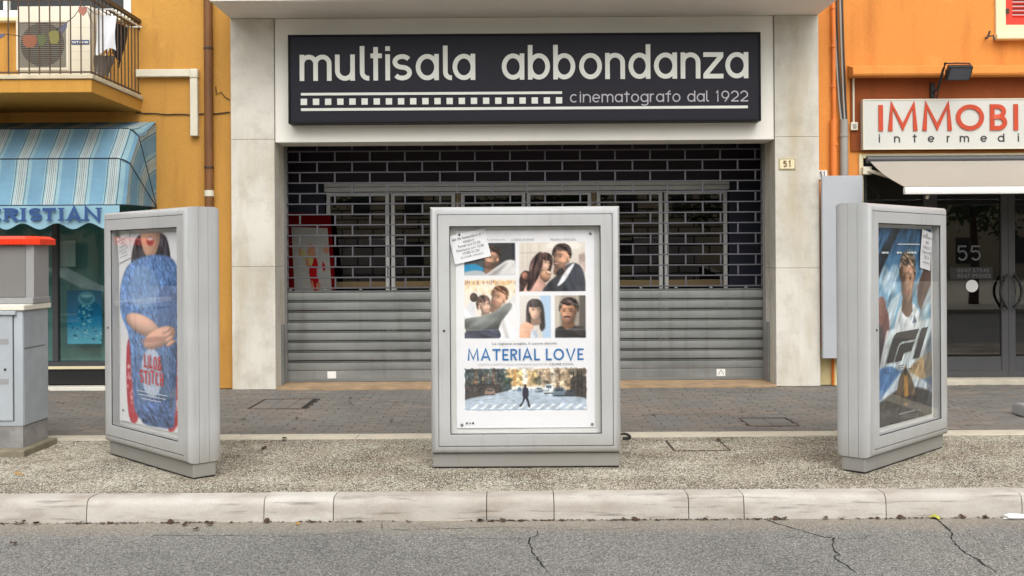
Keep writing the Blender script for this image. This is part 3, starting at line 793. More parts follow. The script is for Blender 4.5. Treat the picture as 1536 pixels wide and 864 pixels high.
for k, (z1, z0) in enumerate(zip(bars, bars[1:])):
    x = UX(450 if k % 2 else 476, 300, YS); x -= .418 * math.ceil((x - SL) / .418)
    while x < SR:
        if SL + .03 < x < SR - .03:
            if lm is None:
                l_ = obj('link', boxm(-.009, .009, -.0065, .0065, -(.1255 - .018) / 2, (.1255 - .018) / 2), M['link'], sh, local=True); lm = l_.data
            else:
                l_ = bpy.data.objects.new('link', lm); COL.objects.link(l_); l_.parent = sh
            l_.location = Vector((x, YS, (z0 + z1) / 2)) - Vector(sh.location)
        x += .418
x = SL + .05
while x < SR:
    obj('clip', prism(BM(), [(x - .02, ztop), (x + .02, ztop), (x + .012, bars[-1] - .009), (x - .012, bars[-1] - .009)], YS - .009, YS + .009), M['steel_grey'], sh); x += .418
for a, b in ((OL + .002, OL + .03), (OR - .03, OR - .002)):
    bm = BM(); box(bm, a, b, YS - .05, YS - .02, .02, 3.2); box(bm, a, b, YS + .02, YS + .05, .02, 3.2)
    obj('guide_rail', bm, M['box_dark'], sh)

# ------------------------------------------------------------------ main sign
YG = 11.88
gx0, gx1, gz0, gz1 = UX(432.5, 118, YG), UX(1141, 118, YG), UZ(768, 183.5, YG), UZ(768, 50.5, YG)
sg = empty('cinema_sign', ((gx0 + gx1) / 2, YG + .07, gz0), 'long dark navy cinema sign with pale rounded letters on white fascia', 'sign')
obj('sign_case', rings(BM(), gx0, gx1, gz0, gz1, [(0, YF + .021), (0, YG - .012), (.006, YG - .016), (.018, YG - .016), (.02, YG), (.02, YG + .02)], cap_first=True), M['sign_edge'], sg)
obj('sign_face', boxm(gx0 + .021, gx1 - .021, YG, YG + .01, gz0 + .021, gz1 - .021), M['sign_navy'], sg)
LT = [('m', 449.7, 497.5), ('u', 502.8, 532.5), ('l', 540, 554), ('t', 556, 573), ('i', 577.5, 586), ('s', 589, 618), ('a', 623.8, 658.4), ('l', 664.7, 678), ('a', 679, 713),
      ('a', 752.8, 786.6), ('b', 792, 825), ('b', 830, 863), ('o', 868.8, 903), ('n', 907.8, 937.5), ('d', 942.8, 975.6), ('a', 981, 1015.6), ('n', 1021, 1050.6), ('z', 1055, 1085), ('a', 1088, 1122.5)]
s0 = F / YG
zb = UZ(768, 119.6, YG)
for ch, a, b in LT:
    obj('letter', letter_bm(ch, UX(a, 119, YG), UX(b, 119, YG), zb, 39.2 / s0, 6.9 / s0, YG - .006, .005), M['letter'], sg, smooth=40)
for (a, b, y0, y1) in ((451.5, 843, 137.6, 141.4), (451.5, 1121.5, 160.6, 164.6)):
    obj('line', boxm(UX(a, 140, YG), UX(b, 140, YG), YG - .005, YG - .001, UZ(768, y1, YG), UZ(768, y0, YG)), M['letter'], sg)
for k in range(22):
    c = UX(455.9 + 18.22 * k, 150, YG); hw = 4.7 / s0; zc = UZ(768, 151, YG)
    obj('film_hole', boxm(c - hw, c + hw, YG - .005, YG - .001, zc - hw, zc + hw), M['letter'], sg)
x0 = 855; W1 = {'m': 17, 'i': 3, 'l': 4, 't': 8, 'f': 8, 'r': 7, '1': 6}
word = 'cinematografo dal 1922'; tot = sum(8 if c == ' ' else W1.get(c, 11.5) + 2.1 for c in word) - 2.1; kx = (1122 - 855) / tot; x = 855
for c in word:
    if c == ' ': x += 8 * kx; continue
    wd = W1.get(c, 11.5) * kx
    obj('letter', letter_bm(c, UX(x, 150, YG), UX(x + wd, 150, YG), UZ(768, 154.4, YG), 12.6 / s0, 1.75 / s0, YG - .005, .004), M['letter_dim'], sg, smooth=40)
    x += wd + 2.1 * kx

# ------------------------------------------------------------------ house number plates
x0, x1, z0, z1 = UX(1168, 246, YF), UX(1193, 246, YF), UZ(1180, 254.5, YF), UZ(1180, 237.5, YF)
pl = empty('number_plate', ((x0 + x1) / 2, YF - .008, z0), 'small cream tile numbered 51 on the right stone pillar', 'number plate')
obj('tile', boxm(x0, x1, YF - .012, YF - .0005, z0, z1, .002, 1), M['cream'], pl)
bm = rings(BM(), x0, x1, z0, z1, [(.004, YF - .0125), (.008, YF - .0135), (.011, YF - .0125)])
obj('border', bm, M['bronze'], pl)
for ch, a, b in (('5', 1174.5, 1180), ('1', 1182, 1187)):
    obj('digit', letter_bm(ch, UX(a, 246, YF), UX(b, 246, YF), UZ(1180, 250.5, YF), 7.2 / 131.3, 1.5 / 131.3, YF - .0165, .003), M['brown_pipe'], pl)

# ------------------------------------------------------------------ red poster board leaning in the lobby
YP = 13.0
bd = empty('display_board', (UX(463, 430, YP), YP + .1, .013), 'dark red display board with white picture leaning behind the shutter grille', 'display board')
def lean(pts, y): return pts
bm = BM()
P4 = [(UX(420, 318, YP), YP + .3, UZ(420, 318, YP + .3)), (UX(489, 321, YP), YP + .3, UZ(489, 321, YP + .3)), (UX(503, 432, YP), YP, .1), (UX(432, 432, YP), YP, .1)]
P4[2] = (UX(512, 520, YP), YP, .013); P4[3] = (UX(440, 520, YP), YP, .013)
tp = [Vector(p) for p in P4]
nrm = (tp[1] - tp[0]).cross(tp[3] - tp[0]).normalized()
if nrm.y > 0: nrm = -nrm
def slab(bm, c, th):
    a = [bm.verts.new(v) for v in c]; b = [bm.verts.new(v - nrm * th) for v in c]
    bm.faces.new(a); bm.faces.new(list(reversed(b)))
    for i in range(4): bm.faces.new((a[(i + 1) % 4], a[i], b[i], b[(i + 1) % 4]))
    bmesh.ops.recalc_face_normals(bm, faces=bm.faces); return bm
def bi(u, v): return tp[0].lerp(tp[1], u).lerp(tp[3].lerp(tp[2], u), v)
brd = obj('board', slab(BM(), tp, .03), M['poster_red'], bd)
pic = obj('picture', slab(BM(), [bi(a, b) + nrm * .003 for a, b in ((.12, .09), (.92, .09), (.92, .53), (.12, .53))], .002), M['board_paper'], bd)
def blob(cu, cv, ru, rv, mt, lift, n=10, jag=.25):
    bm = BM(); vs = []
    for k in range(n):
        a = 2 * math.pi * k / n; q = 1 + random.uniform(-jag, jag)
        vs.append(bm.verts.new(bi(cu + ru * q * math.cos(a), cv + rv * q * math.sin(a)) + nrm * lift))
    f = bm.faces.new(vs); bm.normal_update()
    if f.normal.dot(nrm) < 0: f.normal_flip()
    obj('print', bm, mt, pic)
blob(.56, .37, .10, .13, M['card_red'], .005, 12, .12)
blob(.54, .24, .09, .05, M['card_orange'], .0056)
for k in range(9): blob(random.uniform(.25, .85), random.uniform(.22, .5), .045, .03, random.choice([M['card_orange'], M['pen_yellow'], M['card_red']]), .0061 + k * .0003, 8, .5)

# ================================================================== OCHRE HOUSE (left)
och = empty('ochre_house', (-6.5, YW + .2, 0), 'ochre house with balcony over a shop window, left of the cinema', 'building')
SWR = -4.16                                             # right edge of the shop window
ZW1 = 2.62
WR, WZ = UX(197, 20, YW), UZ(150, 27, YW)              # upper window
bm = BM()
box(bm, SWR, XL - .001, YW, YW + .35, 0, 8.6)
box(bm, -10.5, SWR, YW, YW + .35, ZW1, WZ)
box(bm, WR, SWR, YW, YW + .35, WZ, 8.6)
box(bm, -10.5, WR, YW, YW + .35, 6.4, 8.6); box(bm, -10.5, -8.2, YW, YW + .35, WZ, 6.4)
obj('wall', bm, M['ochre'], och)
# upper window
win = obj('window', rings(BM(), -8.2, WR, WZ, 6.4, [(0, YW + .16), (0, YW - .012), (.06, YW - .012), (.06, YW + .06), (.11, YW + .06), (.11, YW + .14), (0, YW + .16)]), M['white'], och)
for px in (6, -160):
    x = UX(px, 10, YW); obj('mullion', boxm(x - .032, x + .032, YW + .05, YW + .13, WZ + .1, 6.3), M['white'], win)
obj('pane', boxm(-8.12, WR - .08, YW + .09, YW + .1, WZ + .08, 6.32), M['dark_glass'], win)
obj('sill', boxm(-8.3, WR + .06, YW - .1, YW + .03, WZ - .05, WZ - .001, .006, 1), M['cream'], win)
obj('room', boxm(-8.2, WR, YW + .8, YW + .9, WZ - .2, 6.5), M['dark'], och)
# shop window
sw = empty('x', (0, 0, 0)); bpy.data.objects.remove(sw)
zsill = UZ(115, 550, YW + .05)
obj('window_base', boxm(-10.5, SWR, YW + .06, YW + .3, .05, zsill - .03), M['black'], och)
obj('sill_trim', boxm(-10.5, SWR, YW + .035, YW + .32, zsill - .028, zsill + .004, .003, 1), M['cream'], och)
obj('step', boxm(-10.5, SWR + .02, YW - .10, YW + .3, -.02, .035, .008, 2), M['cab_lid'], och)
sp = obj('shop_pane', boxm(-10.4, SWR - .05, YW + .10, YW + .11, zsill + .006, ZW1 - .05), M['shop_glass'], och)
obj('frame', rings(BM(), -10.5, SWR - .001, zsill + .005, ZW1, [(0, YW + .16), (0, YW + .06), (.05, YW + .06), (.05, YW + .16)]), M['charcoal'], sp)
obj('mullion', boxm(UX(78, 400, YW) - .03, UX(78, 400, YW) + .03, YW + .07, YW + .15, zsill + .06, ZW1 - .06), M['charcoal'], sp)
bm = BM()
vs = []
for i in range(161):
    x = -10.4 + (SWR + 10.4) * i / 160; yy = YW + .42 + .03 * math.sin(x * 21) + .02 * math.sin(x * 9.3)
    vs.append((bm.verts.new((x, yy, .05)), bm.verts.new((x, yy, ZW1 + .1))))
for a, b in zip(vs, vs[1:]): bm.faces.new((a[0], b[0], b[1], a[1]))
obj('curtain', bm, M['teal'], och, smooth=60)
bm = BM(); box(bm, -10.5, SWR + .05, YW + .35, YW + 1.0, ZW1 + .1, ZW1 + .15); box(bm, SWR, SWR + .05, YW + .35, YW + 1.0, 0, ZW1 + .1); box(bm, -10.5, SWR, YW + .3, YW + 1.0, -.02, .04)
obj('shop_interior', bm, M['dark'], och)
# downpipe with clips
xp = UX(315, 150, YW)
dp = obj('downpipe', tube(BM(), [(xp, YW - .055, 0.0), (xp, YW - .055, 8.4)], .05, 14), M['brown_pipe'], och, smooth=40)
for z in (UZ(315, 252, YW), UZ(315, 74, YW), .9):
    obj('clip', tube(BM(), [(xp, YW - .055, z - .012), (xp, YW - .055, z + .012)], .056, 14), M['iron'], dp, smooth=40)
obj('collar', tube(BM(), [(xp, YW - .055, UZ(315, 295, YW)), (xp, YW - .055, UZ(315, 286, YW))], .055, 14), M['white_duct'], dp, smooth=40)
# thin cable sagging over the wall
pts = [(UX(205 + 140 * i / 14, 170, YW), YW - .012, UZ(205 + 140 * i / 14, 169 + 3 * math.sin(i / 14 * math.pi) + .6 * math.sin(i * 1.7), YW)) for i in range(15)]
obj('wall_cable', tube(BM(), pts, .007, 6), M['cable'], och, smooth=60)
pts = [(UX(p, q, YW), YW - .012, UZ(p, q, YW)) for p, q in ((345, 150), (338, 146), (332, 138), (325, 142), (324, 130))]
obj('wall_cable', tube(BM(), pts, .005, 6), M['cable'], och, smooth=60)
# balcony: slab, marble edge, railing of single bars
BX, BY, BZ = UX(212.5, 166, YW), 10.72, UZ(212, 168, YW)
bal = obj('balcony', boxm(-10.5, BX, BY, YW - .001, BZ, BZ + .135, .006, 1), M['ochre_trim'], och)
zf = BZ + .185
obj('floor_edge', boxm(-10.5, BX + .02, BY - .02, YW - .001, BZ + .137, zf, .006, 1), M['marble'], bal)
zr1, zr2 = UZ(212, 43.6, YW), UZ(214, 32, YW)
def rail(z, r, nm='rail'):
    b_ = BM(); box(b_, -10.5, BX - .02 + r, BY + .04 - r, BY + .04 + r, z - r, z + r)
    obj(nm, b_, M['railing'], bal)
    obj(nm, boxm(BX - .02 - r, BX - .02 + r, BY + .04 + r + .001, YW - .002, z - r, z + r), M['railing'], bal)
rail(zf + .03, .008); rail(zr1, .009); rail(zr2, .02, 'handrail')
xb = UX(137, 60, BY + .04); bars_xy = []
k = 0
while xb - .106 * k > -7.4:
    bars_xy.append((xb - .106 * k if k else BX - .02, BY + .04)); k += 1
yy = BY + .04 + .105
while yy < YW - .03: bars_xy.append((BX - .02, yy)); yy += .105
bmsh = None
for i, (x, y_) in enumerate(bars_xy):
    if bmsh is None:
        b_ = obj('baluster', tube(BM(), [(0, 0, 0), (0, 0, zr2 - zf)], .0075, 8), M['railing'], bal, local=True, smooth=60); bmsh = b_.data
    else:
        b_ = bpy.data.objects.new('baluster', bmsh); COL.objects.link(b_); b_.parent = bal
    b_.location = Vector((x, y_, zf)) - Vector(och.location)

# air-conditioning unit with its white duct
YA = 11.72
ax0, ax1 = UX(26, 60, YA), UX(137, 60, YA); az0, az1 = zf + .07, UZ(80, 9, YA)
ac = empty('air_conditioner', ((ax0 + ax1) / 2, YA + .15, zf), 'beige air conditioner with round fan grille standing on the balcony', 'air conditioner')
obj('housing', boxm(ax0, ax1, YA, YA + .31, az0, az1, .012, 2), M['ac'], ac, smooth=40)
fx0, fx1, fz0, fz1 = UX(29, 60, YA), UX(99, 60, YA), UZ(60, 101, YA), UZ(60, 33, YA)
fan = obj('fan_frame', rings(BM(), fx0 - .03, fx1 + .03, fz0 - .03, fz1 + .02, [(0, YA - .001), (0, YA - .012), (.022, YA - .012), (.026, YA - .004)]), M['ac'], ac)
obj('fan_well', boxm(fx0, fx1, YA - .004, YA - .001, fz0, fz1), M['ac_grille'], ac)
bm = BM(); cxx, czz = (fx0 + fx1) / 2, (fz0 + fz1) / 2; rr = (fx1 - fx0) * .47
v = [bm.verts.new((cxx + rr * math.cos(2 * math.pi * k / 40), YA - .006, czz + rr * math.sin(2 * math.pi * k / 40))) for k in range(40)]
f = bm.faces.new(list(reversed(v))); bm.normal_update()
if f.normal.y > 0: f.normal_flip()
obj('fan_opening', bm, M['ac_dark'], ac)
n = 22
for k in range(n):
    z = fz0 + (fz1 - fz0) * (k + .5) / n
    obj('grille_wire', boxm(fx0, fx1, YA - .011, YA - .008, z - .003, z + .003), M['ac_grille'], ac)
bx0, bx1, bz0, bz1 = UX(107.5, 63, YA), UX(134, 63, YA), UZ(120, 67, YA), UZ(120, 60, YA)
obj('badge', boxm(bx0, bx1, YA - .004, YA - .0005, bz0, bz1), M['blue_badge'], ac)
obj('badge_lettering', line_bm('HITACHI', bx0 + .012, bx1 - .012, bz0 + .014, (bz1 - bz0) - .028, .007, YA - .007, .002), M['white'], ac)
for z in (UZ(120, 41, YA), UZ(120, 77, YA), UZ(120, 90, YA)):
    obj('panel_seam', boxm(fx1 + .06, ax1 - .013, YA - .0015, YA + .001, z - .002, z + .002), M['marble'], ac)
for x in (ax0 + .1, ax1 - .1): obj('foot', boxm(x - .03, x + .03, YA + .02, YA + .3, zf + .001, az0), M['black'], ac)
dw = 5.6 / 129.8
y0d, y1d = YW - .075, YW - .002
dc = BM()
zc = UZ(250, 111, YW); xa, xb2 = UX(205, 111, YW), UX(293, 111, YW); zlow = UZ(293, 205, YW)
box(dc, xa, xb2 - dw - .002, y0d, y1d, zc - dw, zc + dw, .006, 1)
dct = obj('cable_duct', dc, M['white_duct'], och)
obj('elbow', boxm(xb2 - dw - .006, xb2 + dw + .006, y0d - .005, y1d - .001, zc - dw - .02, zc + dw + .004, .02, 3), M['white_duct'], dct, smooth=40)
obj('drop', boxm(xb2 - dw, xb2 + dw, y0d, y1d, zlow, zc - dw - .021, .006, 1), M['white_duct'], dct)

# washing hung over a drying rack on the balcony side
def cloth(name, quad, mt, label, cat, wav=.03, n=10, group=None, th=.012):
    """quad: 4 corners as (px, py, Y)"""
    c = [Vector((UX(p, q, Y), Y, UZ(p, q, Y))) for p, q, Y in quad]
    bm = BM(); g = []
    nr = (c[1] - c[0]).cross(c[3] - c[0]).normalized()
    for j in range(n + 1):
        r_ = []
        for i in range(n + 1):
            u, v_ = i / n, j / n
            p = c[0].lerp(c[1], u).lerp(c[3].lerp(c[2], u), v_)
            p = p + nr * wav * (math.sin(u * 5 + v_ * 3) * (.4 + v_) + .35 * math.sin(u * 8 + 1 + v_ * 4)) + Vector((0, 0, -.03 * math.sin(u * 6.3) * v_)) + (c[1] - c[0]) * (.10 * math.sin(v_ * 5 + 1) * (u - .5))
            r_.append(bm.verts.new(p))
        g.append(r_)
    for j in range(n):
        for i in range(n): bm.faces.new((g[j][i], g[j][i + 1], g[j + 1][i + 1], g[j + 1][i]))
    bm.normal_update()
    r_ = bmesh.ops.solidify(bm, geom=list(bm.faces), thickness=th)
    base = c[3].lerp(c[2], .5)
    o = obj(name, bm, mt, None, smooth=50, loc=base)
    return tag(o, label, cat, group)
cloth('white_shirt', [(147, 22, 11.15), (174, 25, 11.15), (172, 74, 11.12), (142, 82, 11.12)], M['cloth_white'], 'white shirt drying behind the balcony railing beside the air conditioner', 'laundry')
cloth('black_trousers', [(172, 34, 11.6), (188, 40, 11.8), (183, 102, 11.8), (168, 80, 11.6)], M['cloth_black'], 'black trousers drying at the wall end of the balcony', 'laundry')
cloth('grey_towel', [(143, 83, 11.3), (168, 84, 11.5), (166, 113, 11.5), (143, 112, 11.3)], M['cloth_grey'], 'grey towel hanging low under the white shirt on the balcony', 'laundry')
rk = empty('drying_rack', (UX(165, 120, 11.5), 11.5, zf), 'thin white drying rack on the balcony behind the railing', 'drying rack')
zk = UZ(170, 24, 11.4)
bm = BM()
for dx in (0, .12, .24): tube(bm, [(UX(150, 24, 11.25) + dx - .06, 11.1, zk), (UX(150, 24, 11.25) + dx - .06, 11.95, zk)], .008, 6)
for yy in (11.1, 11.95): tube(bm, [(UX(150, 24, 11.25) - .08, yy, zk + .001), (UX(150, 24, 11.25) + .2, yy, zk + .001)], .009, 6)
obj('top_frame', bm, M['white'], rk, smooth=60)
for a, b in ((11.1, 11.85), (11.95, 11.2)):
    obj('leg', tube(BM(), [(UX(150, 24, 11.25) - .07 + (.01 if a > 11.5 else 0), b, zf + .006), (UX(150, 24, 11.25) - .07 + (.01 if a > 11.5 else 0), a, zk - .015)], .008, 6), M['white'], rk, smooth=60)
# garland of little cloth pennants tied to the railing
YPn = BY + .025
gl = empty('pennant_garland', (UX(70, 60, YPn), YPn, UZ(70, 70, YPn)), 'string of small coloured cloth pennants tied along the balcony railing', 'garland')
pts = [(UX(p, q, YPn), YPn, UZ(p, q, YPn)) for p, q in ((-20, 52), (8, 51), (36, 55), (55, 54), (75, 50), (95, 38), (112, 24), (122, 8), (132, 12), (137, 16))]
obj('cord', tube(BM(), pts, .004, 5), M['cable'], gl, smooth=60)
def pennant(mt, pix):
    c = [(UX(p, q, YPn), UZ(p, q, YPn)) for p, q in pix]
    obj('pennant', prism(BM(), c, YPn - .004, YPn + .003), mt, gl)
pennant(M['pen_orange'], [(34, 54), (44, 52), (54, 54), (56, 62), (52, 70), (42, 72), (35, 67)])
pennant(M['pen_green'], [(56, 53), (68, 51), (70, 60), (66, 69), (60, 70), (57, 63)])
pennant(M['pen_yellow'], [(73, 49), (82, 45), (88, 48), (89, 60), (86, 66), (76, 66)])
pennant(M['pen_blue'], [(90, 42), (101, 32), (100, 42), (92, 52)])
pennant(M['pen_pink'], [(118, 10), (131, 11), (130, 18), (125, 24), (118, 19)])
pennant(M['pen_blue'], [(-6, 50), (8, 51), (6, 55), (-4, 60)])

# ------------------------------------------------------------------ blue striped awning
AX = UX(235, 250, YW); AL = -9.2
prof = [(YW - .01, UZ(235, 182, YW)), (UX(205, 192, 1) and 11.58, 0), (0, 0), (0, 0)]
def on_end(px, py):                                      # point on the end plane X = AX
    x2 = px - ROLL * (py - HY); s_ = (x2 - CX) / AX; Y = F / s_
    return (Y, UZ(px, py, Y))
prof = [(YW - .012, UZ(235, 183, YW)), on_end(205, 192), on_end(190, 237), on_end(183, 307)]
piv = (YW - .012, UZ(235, 311, YW))
aw = empty('striped_awning', ((AX + AL) / 2, YW - .5, piv[1]), 'blue and cream striped dome awning with hipped end over the shop window', 'awning')
CR = .10
for k in range(3):
    (ya, za), (yb, zb_) = prof[k], prof[k + 1]
    bm = BM(); lay = bm.verts.layers.float.new('stripe'); nxs, nys = 60, 8; g = []
    for j in range(nys + 1):
        v_ = j / nys; r_ = []
        yy, zz = ya + (yb - ya) * v_, za + (zb_ - za) * v_
        nrm2 = Vector((0, zb_ - za, -(yb - ya))).normalized()
        for i in range(nxs + 1):
            x = AL + (AX - AL) * i / nxs
            sag = -.012 * math.sin(math.pi * v_) * (1 if nrm2.z > 0 else -1)
            p = Vector((x, yy, zz)) + nrm2 * sag
            # rounded bow corners
            if AX - x < CR and k > -1:
                cpr = (CR - (AX - x)) / CR
                q = 1 - .10 * cpr * cpr * (1 if k or v_ > .5 else v_)
                p.y = piv[0] + (p.y - piv[0]) * q; p.z = piv[1] + (p.z - piv[1]) * q
            vv = bm.verts.new(p); vv[lay] = x + 20.07; r_.append(vv)
        g.append(r_)
    for j in range(nys):
        for i in range(nxs): bm.faces.new((g[j][i], g[j][i + 1], g[j + 1][i + 1], g[j + 1][i]))
    bmesh.ops.recalc_face_normals(bm, faces=bm.faces)
    obj('canvas_panel', bm, M['stripes'], aw, smooth=60)
    # end gusset
    q = .90
    e0 = Vector((AX, piv[0] + (ya - piv[0]) * (q if k else 1), piv[1] + (za - piv[1]) * (q if k else .97)))
    e1 = Vector((AX, piv[0] + (yb - piv[0]) * q, piv[1] + (zb_ - piv[1]) * q)); pv0 = Vector((AX, *piv))
    bm = BM(); lay = bm.verts.layers.float.new('stripe'); m_ = 8; g = []
    dirn = (e1 - e0).normalized()
    for j in range(m_ + 1):
        r_ = []
        for i in range(m_ + 1):
            a = pv0.lerp(e0.lerp(e1, i / m_), max(.02, j / m_))
            vv = bm.verts.new(a - Vector((.012 * math.sin(math.pi * i / m_) * j / m_, 0, 0))); vv[lay] = (a - pv0).dot((e0.lerp(e1, .5) - pv0).normalized()) * .8 + 20; r_.append(vv)
        g.append(r_)
    for j in range(m_):
        for i in range(m_): bm.faces.new((g[j][i], g[j][i + 1], g[j + 1][i + 1], g[j + 1][i]))
    bmesh.ops.recalc_face_normals(bm, faces=bm.faces)
    obj('end_panel', bm, M['stripes'], aw, smooth=60)
    # piped seam along the bow
    obj('bow_seam', tube(BM(), [(AL, yb - .002, zb_ - .002), (AX - CR, yb - .002, zb_ - .002), (AX - CR * .4, piv[0] + (yb - .002 - piv[0]) * .965, piv[1] + (zb_ - piv[1]) * .965), tuple(e1), tuple(pv0)], .007, 6), M['seam'], aw, smooth=60)
# scalloped valance with lettering
yv = prof[3][0] - .012; zv = prof[3][1] - .008
bm = BM(); A, B = [], []
xe = AX - .02; n = 260
per = UX(95, 340, yv) - UX(45, 340, yv)
for i in range(n + 1):
    x = AL + (xe - AL) * i / n
    zb_ = zv - .215 - .032 * math.cos(2 * math.pi * (x - UX(60, 340, yv)) / per)
    yy = yv - .010 * math.sin(x * 7) - .004
    A.append(bm.verts.new((x, yv, zv))); B.append(bm.verts.new((x, yy, zb_)))
for i in range(n): bm.faces.new((A[i], A[i + 1], B[i + 1], B[i]))
bm.normal_update(); bmesh.ops.solidify(bm, geom=list(bm.faces), thickness=.004)
obj('valance', bm, M['valance'], aw, smooth=60)
sv = F / yv
for ch, a, b in (('C', -11, 8), ('R', 9, 30), ('I', 32.5, 41.5), ('S', 45.5, 65), ('T', 66, 86), ('I', 88.5, 99), ('A', 102, 124), ('N', 128.5, 152.5)):
    obj('letter', letter_bm(ch, UX(a, 322, yv), UX(b, 322, yv), UZ(80, 331.5, yv), 19.5 / sv, 5.0 / sv, yv - .034, .003, slab=(ch not in 'CS')), M['navy_letter'], aw)

# things in the shop window
def paint_plane(name, c, label, cat): pass
yy = YW + .16
ps = empty('window_poster', (UX(127, 515, yy), yy, UZ(127, 516, yy)), 'bright blue poster low in the shop window behind the left poster case', 'poster')
WPOST = (UX(102, 475, yy), UX(154, 475, yy), UZ(127, 516, yy), UZ(127, 435, yy), yy)
nt_ = obj('window_notice', boxm(UX(84, 380, yy), UX(113, 380, yy), yy, yy + .003, UZ(100, 400, yy), UZ(100, 361, yy)), M['paper'], loc=(UX(98, 400, yy), yy, UZ(100, 400, yy)))
tag(nt_, 'white paper notice inside the shop window above the cabinet', 'notice')

# ================================================================== ORANGE HOUSE (right)
ora = empty('orange_house', (6.5, YW + .2, 0), 'bright orange house with agency shopfront, right of the cinema', 'building')
SX0 = UX(1294, 300, YW); SZ1 = UZ(1400, 237, YW)
wx0, wz0 = UX(1507, 40, YW), UZ(1520, 53, YW)
bm = BM()
box(bm, XR + .001, SX0, YW, YW + .35, 0, 8.6)
box(bm, SX0, 10.5, YW, YW + .35, SZ1, wz0)
box(bm, SX0, wx0, YW, YW + .35, wz0, 8.6); box(bm, wx0, wx0 + 1.3, YW, YW + .35, wz0 + 1.6, 8.6); box(bm, wx0 + 1.3, 10.5, YW, YW + .35, wz0, 8.6)
obj('wall', bm, M['orange'], ora)
LX = UX(1271, 100, YW); lz0, lz1 = UZ(1400, 112.5, YW - .2), UZ(1400, 100, YW - .2)
bm = BM()
pr = [(YW - .001, lz0), (YW - .20, lz0), (YW - .21, lz0 + .02), (YW - .20, lz1), (YW - .001, lz1 + .05)]
A = [bm.verts.new((LX, y_, z_)) for y_, z_ in pr]; B = [bm.verts.new((10.5, y_, z_)) for y_, z_ in pr]
for i in range(5): bm.faces.new((A[i], B[i], B[(i + 1) % 5], A[(i + 1) % 5]))
bm.faces.new(A); bm.faces.new(list(reversed(B))); bmesh.ops.recalc_face_normals(bm, faces=bm.faces)
obj('ledge', bm, M['orange'], ora)
obj('ledge_shade_sheet', boxm(LX + .03, 10.5, YW - .02, YW - .001, SZ1 + .08, lz0 - .002), M['orange_shaded'], ora)  # thin dark sheet, the ledge's shade on the wall put into its colour
# window with red louvred shutter
wn = obj('window_frame', rings(BM(), wx0 - .115, wx0 + 1.415, wz0 - .0, wz0 + 1.715, [(0, YW + .05), (0, YW - .03), (.006, YW - .035), (.113, YW - .035), (.115, YW - .03), (.115, YW + .2)]), M['cream'], ora)
obj('sill', boxm(wx0 - .14, wx0 + 1.44, YW - .11, YW + .1, wz0 - .002 - .06, wz0 - .002, .01, 2), M['cream'], wn)
for q in (0, 1):
    a0 = wx0 + .004 + q * .648
    fr = obj('shutter', rings(BM(), a0, a0 + .642, wz0 + .12, wz0 + 1.6, [(0, YW + .06), (0, YW - .0), (.085, YW - .0), (.085, YW + .06), (0, YW + .06)]), M['shutter_red'], ora)
    for k in range(26):
        z = wz0 + .22 + k * .05
        if z > wz0 + 1.48: break
        b_ = BM(); box(b_, a0 + .086, a0 + .556, -.022, .022, -.005, .005)
        bmesh.ops.rotate(b_, verts=b_.verts, cent=(0, 0, 0), matrix=Matrix.Rotation(R(-35), 3, 'X')); bmesh.ops.translate(b_, verts=b_.verts, vec=(0, YW + .03, z))
        obj('louvre', b_, M['shutter_pink'], fr)
    for z in (wz0 + .27,): obj('hinge', boxm(a0 - .006, a0 + .03, YW - .045, YW - .036, z - .03, z + .03), M['iron'], fr) if q == 0 else None
bm = BM(); hx, hz = UX(1478, 58, YW), UZ(1478, 57, YW)
tube(bm, [(hx, YW - .002, hz), (hx, YW - .10, hz)], .01, 8); tube(bm, [(hx - .03, YW - .1, hz - .03), (hx, YW - .1, hz + .035), (hx + .005, YW - .1, hz + .06)], .012, 8); tube(bm, [(hx, YW - .09, hz), (hx + .05, YW - .09, hz + .01), (hx + .065, YW - .09, hz - .05)], .01, 8)
obj('shutter_catch', bm, M['iron'], ora, smooth=50)
# pipes and cables beside the pillar
x = UX(1248, 150, YW)
pp = obj('orange_pipe', tube(BM(), [(x + .01, YW - .04, UZ(1248, 182, YW)), (x + .01, YW - .04, 8.2)], .024, 10), M['orange_pipe'], ora, smooth=40)
obj('lower_sleeve', tube(BM(), [(x + .002, YW - .045, 0.0), (x + .002, YW - .045, UZ(1248, 180, YW))], .038, 12), M['orange_pipe'], pp, smooth=40)
for py, r_ in ((70, .03), (130, .03), (12, .03), (217, .045)):
    z = UZ(1248, py, YW); obj('clip', tube(BM(), [(x + .006, YW - .042, z - .016), (x + .006, YW - .042, z + .016)], r_, 12), M['orange_pipe'], pp, smooth=40)
x = UX(1264, 220, YW)
gp = obj('grey_conduit', tube(BM(), [(x, YW - .05, 0.0), (x, YW - .05, UZ(1264, 180, YW))], .046, 14), M['grey_pipe'], ora, smooth=40)
obj('collar', tube(BM(), [(x, YW - .05, UZ(1264, 206, YW)), (x, YW - .05, UZ(1264, 201, YW))], .052, 14), M['grey_pipe'], gp, smooth=40)
for k in range(4):
    pts = [(x - .03 + .02 * k, YW - .05, UZ(1264, 182, YW))]
    for i in range(1, 12): pts.append((x - .035 + .022 * k - .04 * math.sin(i / 11 * 3.1) * (1 if k < 2 else .4) - .004 * i, YW - .04 - .006 * (k % 2), UZ(1264, 182, YW) + i * .22))
    obj('cable', tube(BM(), pts, .011, 6), M['cable'] if k % 2 else M['grey_pipe'], gp, smooth=60)
sx = UX(1279, 150, YW)
swt = obj('switch_box', boxm(UX(1274.5, 190, YW), UX(1285, 190, YW), YW - .05, YW - .001, UZ(1280, 196, YW), UZ(1280, 184, YW), .006, 2), M['white_duct'], ora)
